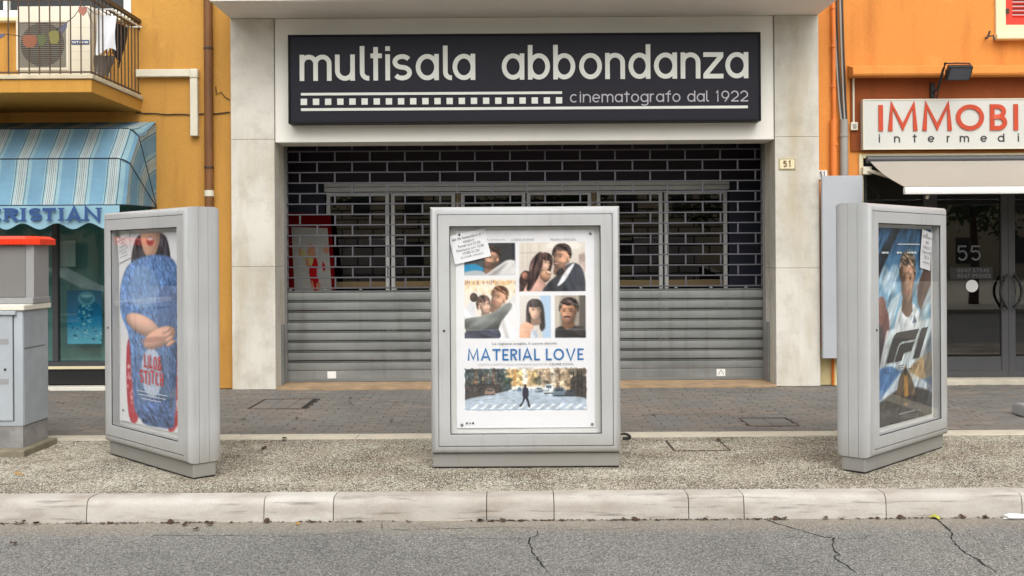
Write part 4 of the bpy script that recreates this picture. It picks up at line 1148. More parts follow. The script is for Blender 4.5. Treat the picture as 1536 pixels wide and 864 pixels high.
obj('thin_conduit', tube(BM(), [(sx, YW - .03, UZ(1280, 184, YW)), (sx, YW - .03, UZ(1280, 118, YW))], .012, 8), M['white_duct'], swt, smooth=40)
obj('cover', boxm(UX(1277, 190, YW), UX(1282.5, 190, YW), YW - .054, YW - .0505, UZ(1280, 193.5, YW), UZ(1280, 186.5, YW)), M['grey_pipe'], swt)
x = UX(1251, 560, YW); obj('cream_pipe', tube(BM(), [(x, YW - .05, 0.0), (x, YW - .05, .42)], .034, 12), M['cream_pipe'], ora, smooth=40)
obj('wall_foot', boxm(XR + .002, XR + .5, YW - .012, YW - .001, 0, .42), M['cream_pipe'], ora)
# small enamel plate behind the grey panel
yq = YW - .02
np_ = empty('street_number', (UX(1235, 262, yq), yq, UZ(1235, 268, yq)), 'small white number 51 plate on the orange wall by the pipes', 'number plate')
obj('plate', boxm(UX(1228.5, 260, yq), UX(1241, 260, yq), yq, YW - .001, UZ(1235, 269, yq), UZ(1235, 255.5, yq)), M['white'], np_)
for ch, a, b in (('5', 1229.5, 1233.3), ('1', 1235, 1238)):
    obj('digit', letter_bm(ch, UX(a, 262, yq), UX(b, 262, yq), UZ(1235, 264.6, yq), 5.6 / 130, 1.1 / 130, yq - .004, .003), M['dark_letter'], np_)
# big grey metal panel on the wall
yp0 = 11.93
gpn = empty('wall_cover', (UX(1264, 537, yp0), yp0 + .05, UZ(1264, 537, yp0)), 'tall plain grey metal panel hung between right pillar and agency shop', 'panel')
obj('sheet', boxm(UX(1234, 400, yp0), UX(1295, 400, yp0), yp0, yp0 + .06, UZ(1264, 537.5, yp0), UZ(1264, 263.5, yp0), .004, 1), plain('grey_panel_paint', srgb(172, 175, 180), .45, var=.05), gpn)
for z in (.9, 1.9): obj('bracket', boxm(UX(1245, 400, yp0), UX(1285, 400, yp0), yp0 + .061, YW - .001, z, z + .05), M['steel_grey'], gpn)

# agency sign
ys = YW - .12
s0 = F / ys
ig = empty('agency_sign', (6.0, ys + .06, UZ(1400, 224, ys)), 'white agency sign with orange capitals under the orange ledge', 'sign')
ix0, iz0, iz1 = UX(1295, 190, ys), UZ(1295, 224, ys), UZ(1295, 149.5, ys)
obj('board', boxm(ix0, 8.6, ys, YW - .021, iz0, iz1, .004, 1), M['white_sign'], ig)
obj('rim', rings(BM(), ix0 - .004, 8.604, iz0 - .004, iz1 + .004, [(0, ys + .05), (0, ys - .006), (.012, ys - .006), (.012, ys + .002)]), M['white_duct'], ig)
for ch, a, b in (('I', 1317, 1324.5), ('M', 1331.5, 1376), ('M', 1383, 1427.5), ('O', 1433.5, 1475.5), ('B', 1484.5, 1510), ('I', 1519.5, 1527)):
    obj('letter', letter_bm(ch, UX(a, 178, ys), UX(b, 178, ys), UZ(1420, 196, ys), 39 / s0, 6.6 / s0, ys - .014, .012), M['red_letter'], ig, smooth=40)
for ch, a, b in (('i', 1317.5, 1320.5), ('n', 1341, 1350), ('t', 1369, 1375), ('e', 1391.5, 1401.5), ('r', 1420, 1425.5), ('m', 1439.5, 1453.5), ('e', 1470.5, 1480.5), ('d', 1496.5, 1506.5), ('i', 1526, 1529)):
    obj('letter', letter_bm(ch, UX(a, 208, ys), UX(b, 208, ys), UZ(1420, 213.2, ys), 9.3 / s0, 1.9 / s0, ys - .004, .003), M['dark_letter'], ig, smooth=40)

# floodlight on its bracket
yl = YW - .45
fl = empty('floodlight', (UX(1400, 146, YW), YW - .05, UZ(1400, 146, YW - .05)), 'black floodlight on bent bracket above the agency sign', 'floodlight')
bxp, bzp = UX(1399, 135, YW - .05), UZ(1399, 135, YW - .05)
obj('wall_plate', boxm(bxp - .025, bxp + .025, YW - .06, YW - .0205, bzp - .09, bzp + .08, .004, 1), M['black'], fl)
hx, hz = UX(1438, 109, yl), UZ(1438, 109, yl)
obj('arm', tube(BM(), [(bxp, YW - .06, bzp - .03), (bxp + .03, YW - .12, bzp - .0), (hx - .15, yl + .06, hz + .04), (hx - .13, yl + .03, hz + .12)], .014, 8), M['black'], fl, smooth=50)
obj('cable', tube(BM(), [(bxp + .05, YW - .03, bzp - .1), (bxp + .045, YW - .1, bzp - .02), (hx - .14, yl + .08, hz + .0)], .007, 6), M['cable'], fl, smooth=50)
b_ = boxm(-.135, .135, -.03, .035, -.085, .085, .012, 2); rot = Matrix.Rotation(R(38), 3, 'X')
bmesh.ops.rotate(b_, verts=b_.verts, cent=(0, 0, 0), matrix=rot); bmesh.ops.translate(b_, verts=b_.verts, vec=(hx, yl, hz))
hd_ = obj('housing', b_, M['black'], fl, smooth=40)
b_ = boxm(-.115, .115, -.036, -.0305, -.068, .068); bmesh.ops.rotate(b_, verts=b_.verts, cent=(0, 0, 0), matrix=rot); bmesh.ops.translate(b_, verts=b_.verts, vec=(hx, yl, hz))
obj('lens', b_, M['lamp_glass'], hd_)
for k in range(6):
    b_ = boxm(-.12 + k * .045, -.108 + k * .045, .035, .06, -.07, .07); bmesh.ops.rotate(b_, verts=b_.verts, cent=(0, 0, 0), matrix=rot); bmesh.ops.translate(b_, verts=b_.verts, vec=(hx, yl, hz)); obj('cooling_fin', b_, M['black'], hd_)
for s_ in (-1, 1): obj('yoke', tube(BM(), [(hx + s_ * .143, yl, hz), (hx + s_ * .143, yl + .04, hz + .11), (hx, yl + .045, hz + .115)], .009, 6), M['black'], fl, smooth=50)

# shopfront: cream surround, charcoal doors, dark glass
su = BM(); yf = YW - .03
box(su, SX0 - .045, SX0, YW - .03, YW + .2, .05, SZ1 + .05)
box(su, SX0, 10.4, YW - .04, YW + .2, SZ1 - .0, SZ1 + .05)
obj('shop_surround', su, M['cream'], ora)
obj('shop_step', boxm(SX0 - .05, 10.4, YW - .12, YW + .4, -.02, .06, .008, 2), M['strip'], ora)
yd = YW + .12
zlo = .062
def leaf_door(x0, x1, nm):
    dr = obj(nm, rings(BM(), x0, x1, zlo, SZ1 - .02, [(0, yd + .03), (0, yd - .03), (.075, yd - .03), (.08, yd - .022), (.08, yd + .03), (0, yd + .03)]), M['charcoal'], ora)
    obj('kick_panel', boxm(x0 + .081, x1 - .081, yd - .02, yd + .01, zlo + .081, zlo + .24), M['charcoal'], dr)
    obj('pane', boxm(x0 + .075, x1 - .075, yd - .004, yd + .004, zlo + .243, SZ1 - .095), M['dark_glass'], dr)
    return dr
xd1 = UX(1511, 450, yd); xd0 = UX(1395, 450, yd)
d1 = leaf_door(SX0 + .002, xd0 - .003, 'shop_window')
d2 = leaf_door(xd0, xd1 - .002, 'shop_door'); d3 = leaf_door(xd1 + .002, xd1 + .95, 'shop_door'); d4 = leaf_door(xd1 + .955, xd1 + 2.4, 'shop_window')
def handle(xc, sgn, dr):
    z0, z1 = UZ(1505, 463, yd), UZ(1505, 411, yd); n = 12; pts = []
    for i in range(n + 1):
        u = i / n; pts.append((xc - sgn * .085 * math.sin(math.pi * u), yd - .085, z0 + (z1 - z0) * u))
    bm = tube(BM(), pts, .016, 8)
    for p in (pts[1], pts[-2]): tube(bm, [p, (p[0], yd - .029, p[2])], .01, 8)
    obj('handle', bm, M['black'], dr, smooth=50)
handle(xd1 - .035, 1, d2); handle(xd1 + .04, -1, d3)
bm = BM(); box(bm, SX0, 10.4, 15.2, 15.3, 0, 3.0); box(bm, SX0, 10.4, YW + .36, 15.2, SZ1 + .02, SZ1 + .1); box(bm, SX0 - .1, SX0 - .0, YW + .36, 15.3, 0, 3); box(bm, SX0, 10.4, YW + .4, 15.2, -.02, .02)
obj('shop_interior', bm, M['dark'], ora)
# lettering on the door glass
yt = yd - .0055
def gtxt(t_, a, b, py0, py1, mt, par=d2): obj('lettering', fit(font_bm(t_, .1), UX(a, py0, yt), UX(b, py0, yt), UZ(1455, py1, yt), UZ(1455, py0, yt), yt), mt, par)
for ch, a, b in (('5', 1436, 1451), ('5', 1456, 1471)):
    obj('lettering', letter_bm(ch, UX(a, 380, yt), UX(b, 380, yt), UZ(1455, 391, yt), 17.5 / 128, 2.6 / 128, yt - .001, .001), M['glass_print'], d2)
obj('glass_label', boxm(UX(1424.5, 408, yt), UX(1489, 408, yt), yt - .0006, yt + .0006, UZ(1455, 418.5, yt), UZ(1455, 400.5, yt)), M['black'], d2)
yt -= .002
gtxt('0547.57545', 1436, 1484, 403, 408.5, M['glass_print']); gtxt('0547.992025', 1436, 1486, 411, 416.5, M['glass_print'])
bm = BM(); cx_, cz_ = UX(1458, 429, yt), UZ(1458, 429, yt)
v = [bm.verts.new((cx_ + .072 * math.cos(2 * math.pi * k / 28), yt, cz_ + .072 * math.sin(2 * math.pi * k / 28))) for k in range(28)]
f = bm.faces.new(v); bm.normal_update()
if f.normal.y > 0: f.normal_flip()
obj('sticker', bm, M['sticker'], d2)

# beige awning, half rolled out
ya0, za0 = YW - .06, UZ(1302, 240, YW - .06); XA = UX(1303, 240, ya0)
yb0 = 11.02; zb0 = UZ(1350, 287.5, yb0)
ba = empty('beige_awning', (6.4, YW - .5, zb0), 'plain beige folding-arm awning half open below the agency sign', 'awning')
bm = BM(); nxs, nys = 80, 14; g = []
for j in range(nys + 1):
    v_ = j / nys
    g.append([bm.verts.new((XA + (9.6 - XA) * i / nxs, ya0 + (yb0 - ya0) * v_, za0 + (zb0 + .05 - za0) * v_ - .035 * math.sin(math.pi * v_) - .008 * math.sin(math.pi * v_) * math.sin((XA + (9.6 - XA) * i / nxs) * 5 + 3 * v_))) for i in range(nxs + 1)])
for j in range(nys):
    for i in range(nxs): bm.faces.new((g[j][i], g[j][i + 1], g[j + 1][i + 1], g[j + 1][i]))
bm.normal_update(); bmesh.ops.solidify(bm, geom=list(bm.faces), thickness=.003)
obj('canvas', bm, M['beige_fabric'], ba, smooth=60)
obj('front_bar', boxm(XA - .01, 9.6, yb0 - .05, yb0 + .01, zb0 - .03, zb0 + .045, .012, 2), M['white'], ba, smooth=40)
obj('roller', tube(BM(), [(XA - .03, ya0 - .02, za0 + .0), (9.65, ya0 - .02, za0 + .0)], .045, 12), M['charcoal'], ba, smooth=40)
for xx in (XA + .09, 8.6):
    a_ = tube(BM(), [(xx - .12, ya0 - .03, za0 - .12), (xx + .28, 11.65, zb0 + .12), (xx + .36, 11.5, zb0 + .05)], .022, 8)
    obj('folding_arm', a_, M['white_duct'], ba, smooth=50)
    obj('folding_arm', tube(BM(), [(xx + .36, 11.5, zb0 + .03), (xx + .17, yb0 + .05, zb0 - .06)], .018, 8), M['white_duct'], ba, smooth=50)
    obj('arm_bracket', boxm(xx - .17, xx - .07, ya0 - .05, YW - .041, za0 - .17, za0 - .08, .005, 1), M['white_duct'], ba)

# ================================================================== UTILITY CABINET (left edge)
CX1 = -3.775; CY0, CY1 = 8.12, 8.56
cbn = empty('utility_cabinet', (-4.2, 8.34, .05), 'pale grey utility cabinet with off-white lid on a concrete slab', 'cabinet')
bm = box(BM(), -4.75, CX1 + .06, CY0 - .12, CY1 + .03, -.02, .05, .012, 2)
sb = obj('concrete_slab', bm, M['concrete']); tag(sb, kind='structure')
obj('plinth', boxm(-4.67, CX1 - .004, CY0 + .004, CY1 - .004, .0505, .215), M['cab_base'], cbn)
zc1 = UZ(30, 466, CY0)
obj('housing', boxm(-4.68, CX1, CY0, CY1, .217, zc1, .008, 2), [M['cab']], cbn, smooth=40)
obj('side_sheet', boxm(CX1 + .0005, CX1 + .004, CY0 + .01, CY1 - .01, .222, zc1 - .012), M['cab_side'], cbn)
obj('side_seam', boxm(CX1 + .0042, CX1 + .006, CY0 + .012, CY1 - .08, UZ(50, 520, 8.3) - .003, UZ(50, 520, 8.3) + .003), M['charcoal'], cbn)
dx1 = UX(20, 560, CY0)
dr = obj('door', boxm(-4.64, dx1, CY0 - .012, CY0 - .0005, .26, zc1 - .035, .003, 1), M['cab'], cbn)
obj('door_gap', boxm(dx1 + .001, dx1 + .007, CY0 - .003, CY0 - .0006, .255, zc1 - .035), M['charcoal'], cbn)
obj('drip_edge', boxm(-4.66, dx1 + .03, CY0 - .03, CY0 - .0005, zc1 - .033, zc1 - .002, .004, 1), M['cab'], cbn)
for py in (512, 572): obj('vent', boxm(-4.3, UX(14, py, CY0), CY0 - .014, CY0 - .0125, UZ(10, py + 4, CY0), UZ(10, py - 4, CY0)), M['box_light'], dr)
xk, zk = UX(9, 554, CY0), UZ(9, 554, CY0); obj('lock', tube(BM(), [(xk, CY0 - .018, zk), (xk, CY0 - .0125, zk)], .009, 10), M['black'], dr)
lidz = zc1 + .045
obj('lid', boxm(-4.70, CX1 + .02, CY0 - .02, CY1 + .02, zc1 + .001, lidz, .006, 1), M['cab_lid'], cbn)
# battery box with orange-red ribbed cap standing on the cabinet
bxb = empty('capped_box', (-4.1, 8.44, lidz), 'grey box with orange-red ribbed cap standing on the pale cabinet', 'box')
q1 = -3.762; y0_, y1_ = 8.27, 8.55; zt0 = UZ(60, 367, y0_)
obj('foot', boxm(-4.6, q1 + .01, y0_ - .02, y1_ + .01, lidz + .001, lidz + .05, .004, 1), M['box_light'], bxb)
bm = prism(BM(), [(-4.58, 0), (q1 - .06, 0), (q1, 0), (q1, 1), (-4.58, 1)], 0, 1); bm.free()
bm = BM(); ch = .055
plan = [(-4.58, y0_), (q1 - ch, y0_), (q1, y0_ + ch * .3), (q1, y1_), (-4.58, y1_)]
A = [bm.verts.new((x, y_, lidz + .051)) for x, y_ in plan]; B = [bm.verts.new((x, y_, zt0)) for x, y_ in plan]
for i in range(5): bm.faces.new((A[i], A[(i + 1) % 5], B[(i + 1) % 5], B[i]))
bm.faces.new(list(reversed(A))); bm.faces.new(B); bmesh.ops.recalc_face_normals(bm, faces=bm.faces)
obj('body', bm, M['box_light'], bxb)
obj('front_panel', boxm(-4.55, q1 - ch - .002, y0_ - .006, y0_ - .0005, lidz + .055, zt0 - .004), M['box_dark'], bxb)
zt1 = zt0 + .068
bm = BM()
lo = [(-4.62, y0_ - .045), (q1 - .03, y0_ - .045), (q1 + .045, y0_ + .03), (q1 + .045, y1_ + .03), (-4.62, y1_ + .03)]
hi = [(-4.60, y0_ - .03), (q1 - .05, y0_ - .03), (q1 + .0, y0_ + .03), (q1 + .0, y1_ + .02), (-4.60, y1_ + .02)]
A = [bm.verts.new((x, y_, zt0 + .001)) for x, y_ in lo]; B = [bm.verts.new((x, y_, zt0 + .045)) for x, y_ in lo]; C_ = [bm.verts.new((x, y_, zt1)) for x, y_ in hi]
for P_, Q_ in ((A, B), (B, C_)):
    for i in range(5): bm.faces.new((P_[i], P_[(i + 1) % 5], Q_[(i + 1) % 5], Q_[i]))
bm.faces.new(list(reversed(A))); bm.faces.new(C_); bmesh.ops.recalc_face_normals(bm, faces=bm.faces)
cp = obj('cap', bm, M['lid_red'], bxb)
k = 0; x = q1 - .05
while x > -4.2:
    obj('rib', boxm(x - .005, x + .005, y0_ - .053, y0_ - .0455, zt0 + .004, zt0 + .042), M['lid_red'], cp); x -= .021

# ================================================================== POSTER CASES
CW, CZ0, CZ1 = 1.345, .107, 1.855
def make_case(loc, rz, label):
    e = empty('poster_case', (*loc, 0), label, 'poster case', 'three silver poster cases along the kerb', rz)
    x0, x1 = -CW / 2, CW / 2; f = -.13
    obj('base', boxm(-.6625, .6625, -.085, .085, .010, CZ0 - .001, .004, 1), M['alu_base'], e, local=True)
    obj('base_shade_strip', boxm(-.655, .655, -.078, .078, 0, .0098), M['gap'], e, local=True)  # dark strip added to deepen the contact shade under the base
    prof = [(.060, f + .016), (.054, f + .016), (.054, f), (.046, f), (.034, f + .002), (.022, f + .007), (.012, f + .016), (.005, f + .030), (.001, f + .048), (0, f + .062),
            (0, -.046), (.004, -.045), (.004, -.041), (0, -.040), (0, .026), (.004, .027), (.004, .031), (0, .032), (0, .075), (.006, .105), (.02, .123), (.04, .13), (.2, .13)]
    obj('casing', rings(BM(), x0, x1, CZ0, CZ1, prof, cap_last=True), M['alu'], e, local=True, smooth=32)
    dprof = [(.059, f + .03), (.059, f + .001), (.061, f - .001), (.136, f - .001), (.1385, f + .001), (.1385, f + .012), (.1405, f + .012), (.1405, -.064)]
    df = obj('door_frame', rings(BM(), x0, x1, CZ0, CZ1, dprof), M['alu'], e, local=True, smooth=32)
    obj('gasket', rings(BM(), x0, x1, CZ0, CZ1, [(.1387, f + .006), (.144, f + .006), (.144, f + .011)]), M['gap'], df, local=True)
    obj('pane', boxm(x0 + .1395, x1 - .1395, f + .013, f + .017, CZ0 + .1395, CZ1 - .1395), M['glass'], df, local=True)
    obj('back_board', boxm(x0 + .135, x1 - .135, -.063, -.055, CZ0 + .135, CZ1 - .135), M['backboard'], e, local=True)
    obj('lock', tube(BM(), [(x0 + .098, f - .001, .98), (x0 + .098, f - .005, .98)], .008, 12), M['black'], df, local=True)
    return e
CASES = [((.092, 7.561), 0.0, 'silver poster case facing the street, middle of three'),
         ((-2.574, 7.677), R(-45.6), 'silver poster case turned to the left, nearest the grey cabinet'),
         ((2.803, 7.729), R(45.9), 'silver poster case turned to the right, before the agency shop')]
for c in CASES: make_case(*c)
def on_case(i, lx, ly, lz):
    (cx_, cy_), rz, _ = CASES[i]
    return (cx_ + lx * math.cos(rz) - ly * math.sin(rz), cy_ + lx * math.sin(rz) + ly * math.cos(rz), lz), rz

# ------------------------------------------------------------------ printed pictures (drawn as flat colour shapes)
class Paint:
    def __init__(s, w, h, bx, bg=(232, 232, 230)):
        s.w, s.h, s.bx = w, h, bx; s.a = np.ones((h, w, 3)) * np.array(bg, float)
        s.clip = None
    def m(s, p): return ((p[0] - s.bx[0]) / (s.bx[2] - s.bx[0]) * (s.w - 1), (p[1] - s.bx[1]) / (s.bx[3] - s.bx[1]) * (s.h - 1))
    def region(s, box_):
        (x0, y0), (x1, y1) = s.m(box_[:2]), s.m(box_[2:])
        return max(0, int(math.floor(x0))), max(0, int(math.floor(y0))), min(s.w, int(math.ceil(x1)) + 1), min(s.h, int(math.ceil(y1)) + 1)
    def mask(s, pts, soft=0.0):
        P = np.array([s.m(p) for p in pts]); SS = 3
        x0, y0 = np.floor(P.min(0) - 2 - 3 * soft).astype(int); x1, y1 = np.ceil(P.max(0) + 3 + 3 * soft).astype(int)
        x0, y0, x1, y1 = max(0, x0), max(0, y0), min(s.w, x1), min(s.h, y1)
        if x1 <= x0 or y1 <= y0: return None
        gx = (np.arange((x1 - x0) * SS) + .5) / SS + x0 - .5; gy = (np.arange((y1 - y0) * SS) + .5) / SS + y0 - .5
        X, Y = np.meshgrid(gx, gy); ins = np.zeros(X.shape, bool)
        for i in range(len(P)):
            xa, ya = P[i - 1]; xb, yb = P[i]
            if ya == yb: continue
            c = ((ya > Y) != (yb > Y)) & (X < (xb - xa) * (Y - ya) / (yb - ya) + xa); ins ^= c
        mk = ins.reshape(y1 - y0, SS, x1 - x0, SS).mean((1, 3))
        for _ in range(int(round(soft))):
            mp = np.pad(mk, 1, mode='edge'); mk = (mp[1:-1, 1:-1] * 2 + mp[:-2, 1:-1] + mp[2:, 1:-1] + mp[1:-1, :-2] + mp[1:-1, 2:]) / 6
        if s.clip is not None:
            cx0, cy0 = s.m(s.clip[:2]); cx1, cy1 = s.m(s.clip[2:])
            xs = np.arange(x0, x1); ys_ = np.arange(y0, y1)
            mk = mk * np.clip(xs - cx0 + .5, 0, 1) * np.clip(cx1 - xs + .5, 0, 1) * (np.clip(ys_ - cy0 + .5, 0, 1) * np.clip(cy1 - ys_ + .5, 0, 1))[:, None]
        return x0, y0, x1, y1, mk
    def poly(s, pts, col, al=1.0, smooth=True, soft=0.0, col2=None):
        if smooth:
            q = []; n = len(pts)
            for i in range(n):
                p0, p1, p2, p3 = [np.array(pts[(i + k) % n], float) for k in (-1, 0, 1, 2)]
                for t in (0, .25, .5, .75):
                    q.append(.5 * ((2 * p1) + (-p0 + p2) * t + (2 * p0 - 5 * p1 + 4 * p2 - p3) * t * t + (-p0 + 3 * p1 - 3 * p2 + p3) * t ** 3))
            pts = q
        r = s.mask(pts, soft)
        if r is None: return
        x0, y0, x1, y1, mk = r; mk = (mk * al)[..., None]
        c = np.array(col, float)
        if col2 is not None:                       # second printing colour, top to bottom
            t = np.linspace(0, 1, y1 - y0)[:, None, None]; c = c * (1 - t) + np.array(col2, float) * t
        s.a[y0:y1, x0:x1] = s.a[y0:y1, x0:x1] * (1 - mk) + c * mk
    def ell(s, cx_, cy_, rx, ry, col, al=1.0, soft=0.0, rot=0.0):
        s.poly([(cx_ + rx * math.cos(t) * math.cos(rot) - ry * math.sin(t) * math.sin(rot), cy_ + rx * math.cos(t) * math.sin(rot) + ry * math.sin(t) * math.cos(rot)) for t in np.linspace(0, 2 * math.pi, 24, endpoint=False)], col, al, False, soft)
    def rect(s, x0, y0, x1, y1, col, al=1.0, soft=0.0, col2=None): s.poly([(x0, y0), (x1, y0), (x1, y1), (x0, y1)], col, al, False, soft, col2)
    def grain(s, box_, amp, cell=1):
        x0, y0, x1, y1 = s.region(box_); h, w_ = y1 - y0, x1 - x0
        g = rng.normal(0, amp, (h // cell + 2, w_ // cell + 2)); g = np.kron(g, np.ones((cell, cell)))[:h, :w_]
        s.a[y0:y1, x0:x1] += g[..., None]
    def tex(s, box_, amp, cells=9, aspect=1.0):
        x0, y0, x1, y1 = s.region(box_); h, w_ = y1 - y0, x1 - x0; acc = np.zeros((h, w_)); a = 1.0
        for o_ in range(3):
            gx, gy = max(2, int(cells * 2 ** o_)), max(2, int(cells * 2 ** o_ * h / w_ * aspect)); g = rng.normal(0, 1, (gy + 1, gx + 1))
            yy_, xx_ = np.linspace(0, gy - 1e-6, h), np.linspace(0, gx - 1e-6, w_); yi, xi = yy_.astype(int), xx_.astype(int); fy, fx = (yy_ - yi)[:, None], (xx_ - xi)[None]
            fy, fx = fy * fy * (3 - 2 * fy), fx * fx * (3 - 2 * fx)
            acc += a * ((g[yi][:, xi] * (1 - fx) + g[yi][:, xi + 1] * fx) * (1 - fy) + (g[yi + 1][:, xi] * (1 - fx) + g[yi + 1][:, xi + 1] * fx) * fy); a *= .6
        s.a[y0:y1, x0:x1] *= np.clip(1 + amp * acc, .4, 1.6)[..., None]
    def otex(s, pts, amp, ang=0.0, freq=9.0, aniso=5.0, smooth=True):
        """directional texture (hair, cloth folds, fur) inside a shape"""
        keep = s.a.copy(); r = s.mask(pts, 1)
        if r is None: return
        x0, y0, x1, y1, mk = r; X, Y = np.meshgrid(np.arange(x0, x1), np.arange(y0, y1)); u = (X * math.cos(ang) + Y * math.sin(ang)) / (aniso * 60 / freq) ; v = (-X * math.sin(ang) + Y * math.cos(ang)) / (60 / freq)
        acc = 0; a = 1.0
        for o_ in range(2):
            g = rng.normal(0, 1, (64, 64)); uu, vv = u * 2 ** o_ + 31, v * 2 ** o_ + 17; ui, vi = np.floor(uu).astype(int), np.floor(vv).astype(int); fu, fv = uu - ui, vv - vi; fu, fv = fu * fu * (3 - 2 * fu), fv * fv * (3 - 2 * fv)
            acc = acc + a * ((g[vi % 64, ui % 64] * (1 - fu) + g[vi % 64, (ui + 1) % 64] * fu) * (1 - fv) + (g[(vi + 1) % 64, ui % 64] * (1 - fu) + g[(vi + 1) % 64, (ui + 1) % 64] * fu) * fv); a *= .6
        s.a[y0:y1, x0:x1] = s.a[y0:y1, x0:x1] * (1 + (amp * acc * mk)[..., None]) + (amp * 22 * acc * mk)[..., None]
    def obj_(s, pts, col, tex=None, shade=None, soft=.8):
        """shape with a light side and a dark side plus directional texture"""
        s.poly(pts, col, soft=soft)
        r = s.mask(pts, 1)
        if r is None: return
        x0, y0, x1, y1, mk = r
        if shade:
            X, Y = np.meshgrid(np.linspace(-1, 1, x1 - x0), np.linspace(-1, 1, y1 - y0)); k = 1 + shade[2] * (X * shade[0] + Y * shade[1])
            s.a[y0:y1, x0:x1] = s.a[y0:y1, x0:x1] * (1 + (np.clip(k, .3, 1.6) - 1) * mk)[..., None] if False else s.a[y0:y1, x0:x1] * (1 + ((np.clip(k, .3, 1.6) - 1) * mk))[..., None]
        if tex: s.otex(pts, *tex)
    def ball(s, cx_, cy_, rx, ry, col, lx=-.5, ly=-.5, amb=.5, rot=0.0):
        X, Y = np.meshgrid(np.arange(s.w), np.arange(s.h)); mx_, my_ = s.m((cx_, cy_)); kx = (s.w - 1) / (s.bx[2] - s.bx[0]); ky = (s.h - 1) / (s.bx[3] - s.bx[1])
        dx, dy = (X - mx_) / kx, (Y - my_) / ky; u = (dx * math.cos(rot) + dy * math.sin(rot)) / rx; v = (-dx * math.sin(rot) + dy * math.cos(rot)) / ry
        q = u * u + v * v; mk = np.clip((1 - np.sqrt(q)) * min(rx * kx, ry * ky) + .5, 0, 1)
        if s.clip is not None:
            (c0, c1), (c2, c3) = s.m(s.clip[:2]), s.m(s.clip[2:]); mk = mk * np.clip(X - c0 + .5, 0, 1) * np.clip(c2 - X + .5, 0, 1) * np.clip(Y - c1 + .5, 0, 1) * np.clip(c3 - Y + .5, 0, 1)
        nz = np.sqrt(np.clip(1 - q, 0, 1)); lam = np.clip(u * lx + v * ly + nz * .75, 0, 1.25); k = amb + (1.12 - amb) * lam
        c = np.array(col, float) * k[..., None]; s.a = s.a * (1 - mk[..., None]) + c * mk[..., None]
    def head(s, cx_, cy_, r, skin, hair, yaw=0.0, tilt=0.0, style='short', beard=0.0, lx=-.5, smile=True):
        ct, st_ = math.cos(tilt), math.sin(tilt)
        T = lambda u, v: (cx_ + (u * ct - v * st_) * r, cy_ + (u * st_ + v * ct) * r)
        PL = lambda L: [T(u, v) for u, v in L]
        dk = tuple(x * .62 for x in skin); hl = tuple(min(255, x * 1.5 + 18) for x in hair)
        if style == 'long':
            Lh = PL([(-.95, -.2), (-.7, -1.0), (0, -1.3), (.7, -1.0), (.98, -.2), (1.0, .8), (.95, 2.0), (.45, 2.2), (.3, 1.0), (-.3, 1.0), (-.5, 2.2), (-1.0, 2.0), (-1.05, .8)]); s.obj_(Lh, hair, (.35, 1.5 + tilt, 22, 6), (lx, -.4, .3))
        s.obj_(PL([(-.36, .5), (.36, .5), (.5, 1.5), (-.5, 1.5)]), dk, None, (lx, 0, .2))
        s.ball(*T(0, -.22), .74 * r, .80 * r, skin, lx, -.3, .55, tilt); s.ball(*T(yaw * .1, .34), .56 * r, .70 * r, skin, lx, -.25, .55, tilt)
        sg = 1 if yaw >= 0 else -1; o = yaw * .42
        if abs(yaw) > .3: s.ball(*T(-sg * .62, .08), .13 * r, .22 * r, skin, lx, -.3, .55, tilt)
        for e in (-1, 1):
            q = o + e * .32 * (1 - .35 * abs(yaw))
            if abs(q) > .72: continue
            s.ell(*T(q, -.10), .19 * r, .13 * r, dk, .45, 1, tilt); s.ell(*T(q, -.09), .11 * r, .05 * r, (50, 38, 34), .65, 1, tilt); s.ell(*T(q, -.27), .2 * r, .045 * r, hair, .7, 1, tilt)
        nx_ = o * 1.25
        s.poly(PL([(nx_ - .05, -.1), (nx_ + .05, -.1), (nx_ + .15, .28), (nx_, .33), (nx_ - .13, .28)]), dk, .35, soft=1); s.ell(*T(nx_ - .03, .14), .05 * r, .16 * r, (255, 226, 204), .4, 1, tilt)
        if beard: s.poly(PL([(-.74, .05), (-.5, .32), (o, .34), (.5, .32), (.74, .05), (.6, .75), (o * .6, 1.04), (-.6, .75)]), tuple(x * .9 + 16 for x in hair), beard, soft=1)
        s.ell(*T(o, .54), .26 * r, .075 * r, (164, 90, 82), .75, 1, tilt)
        if smile: s.ell(*T(o, .535), .19 * r, .035 * r, (236, 220, 212), .7, 0, tilt)
        s.ell(*T(o, .70), .2 * r, .06 * r, dk, .3, 1, tilt)
        if style == 'short': cap = PL([(-.82, .0), (-.86, -.5), (-.62, -1.05), (0, -1.28), (.62, -1.08), (.86, -.5), (.8, -.02), (.62, -.35), (.4 + o * .3, -.62), (o * .5, -.56), (-.4 + o * .3, -.62), (-.64, -.34)])
        else: cap = PL([(-.84, .5), (-.9, -.4), (-.6, -1.08), (0, -1.3), (.6, -1.08), (.9, -.4), (.84, .5), (.66, -.1), (.5, -.42), (o * .5, -.34), (-.5, -.42), (-.68, -.1)])
        s.obj_(cap, hair, (.38, tilt + (.3 if style == 'short' else 1.3), 26, 4), (lx, -.6, .35))
    def face(s, x, y_, r, d=1):
        s.ell(x + d * r * .45, y_ + r * .15, r * .55, r * .8, (120, 74, 56), .35, 4); s.ell(x - d * r * .3, y_ - r * .2, r * .4, r * .5, (250, 222, 200), .4, 4)
        s.ell(x, y_ + r * .62, r * .4, r * .14, (150, 92, 76), .4, 1); s.ell(x - d * r * .1, y_ + r * .12, r * .12, r * .25, (250, 220, 196), .4, 1)
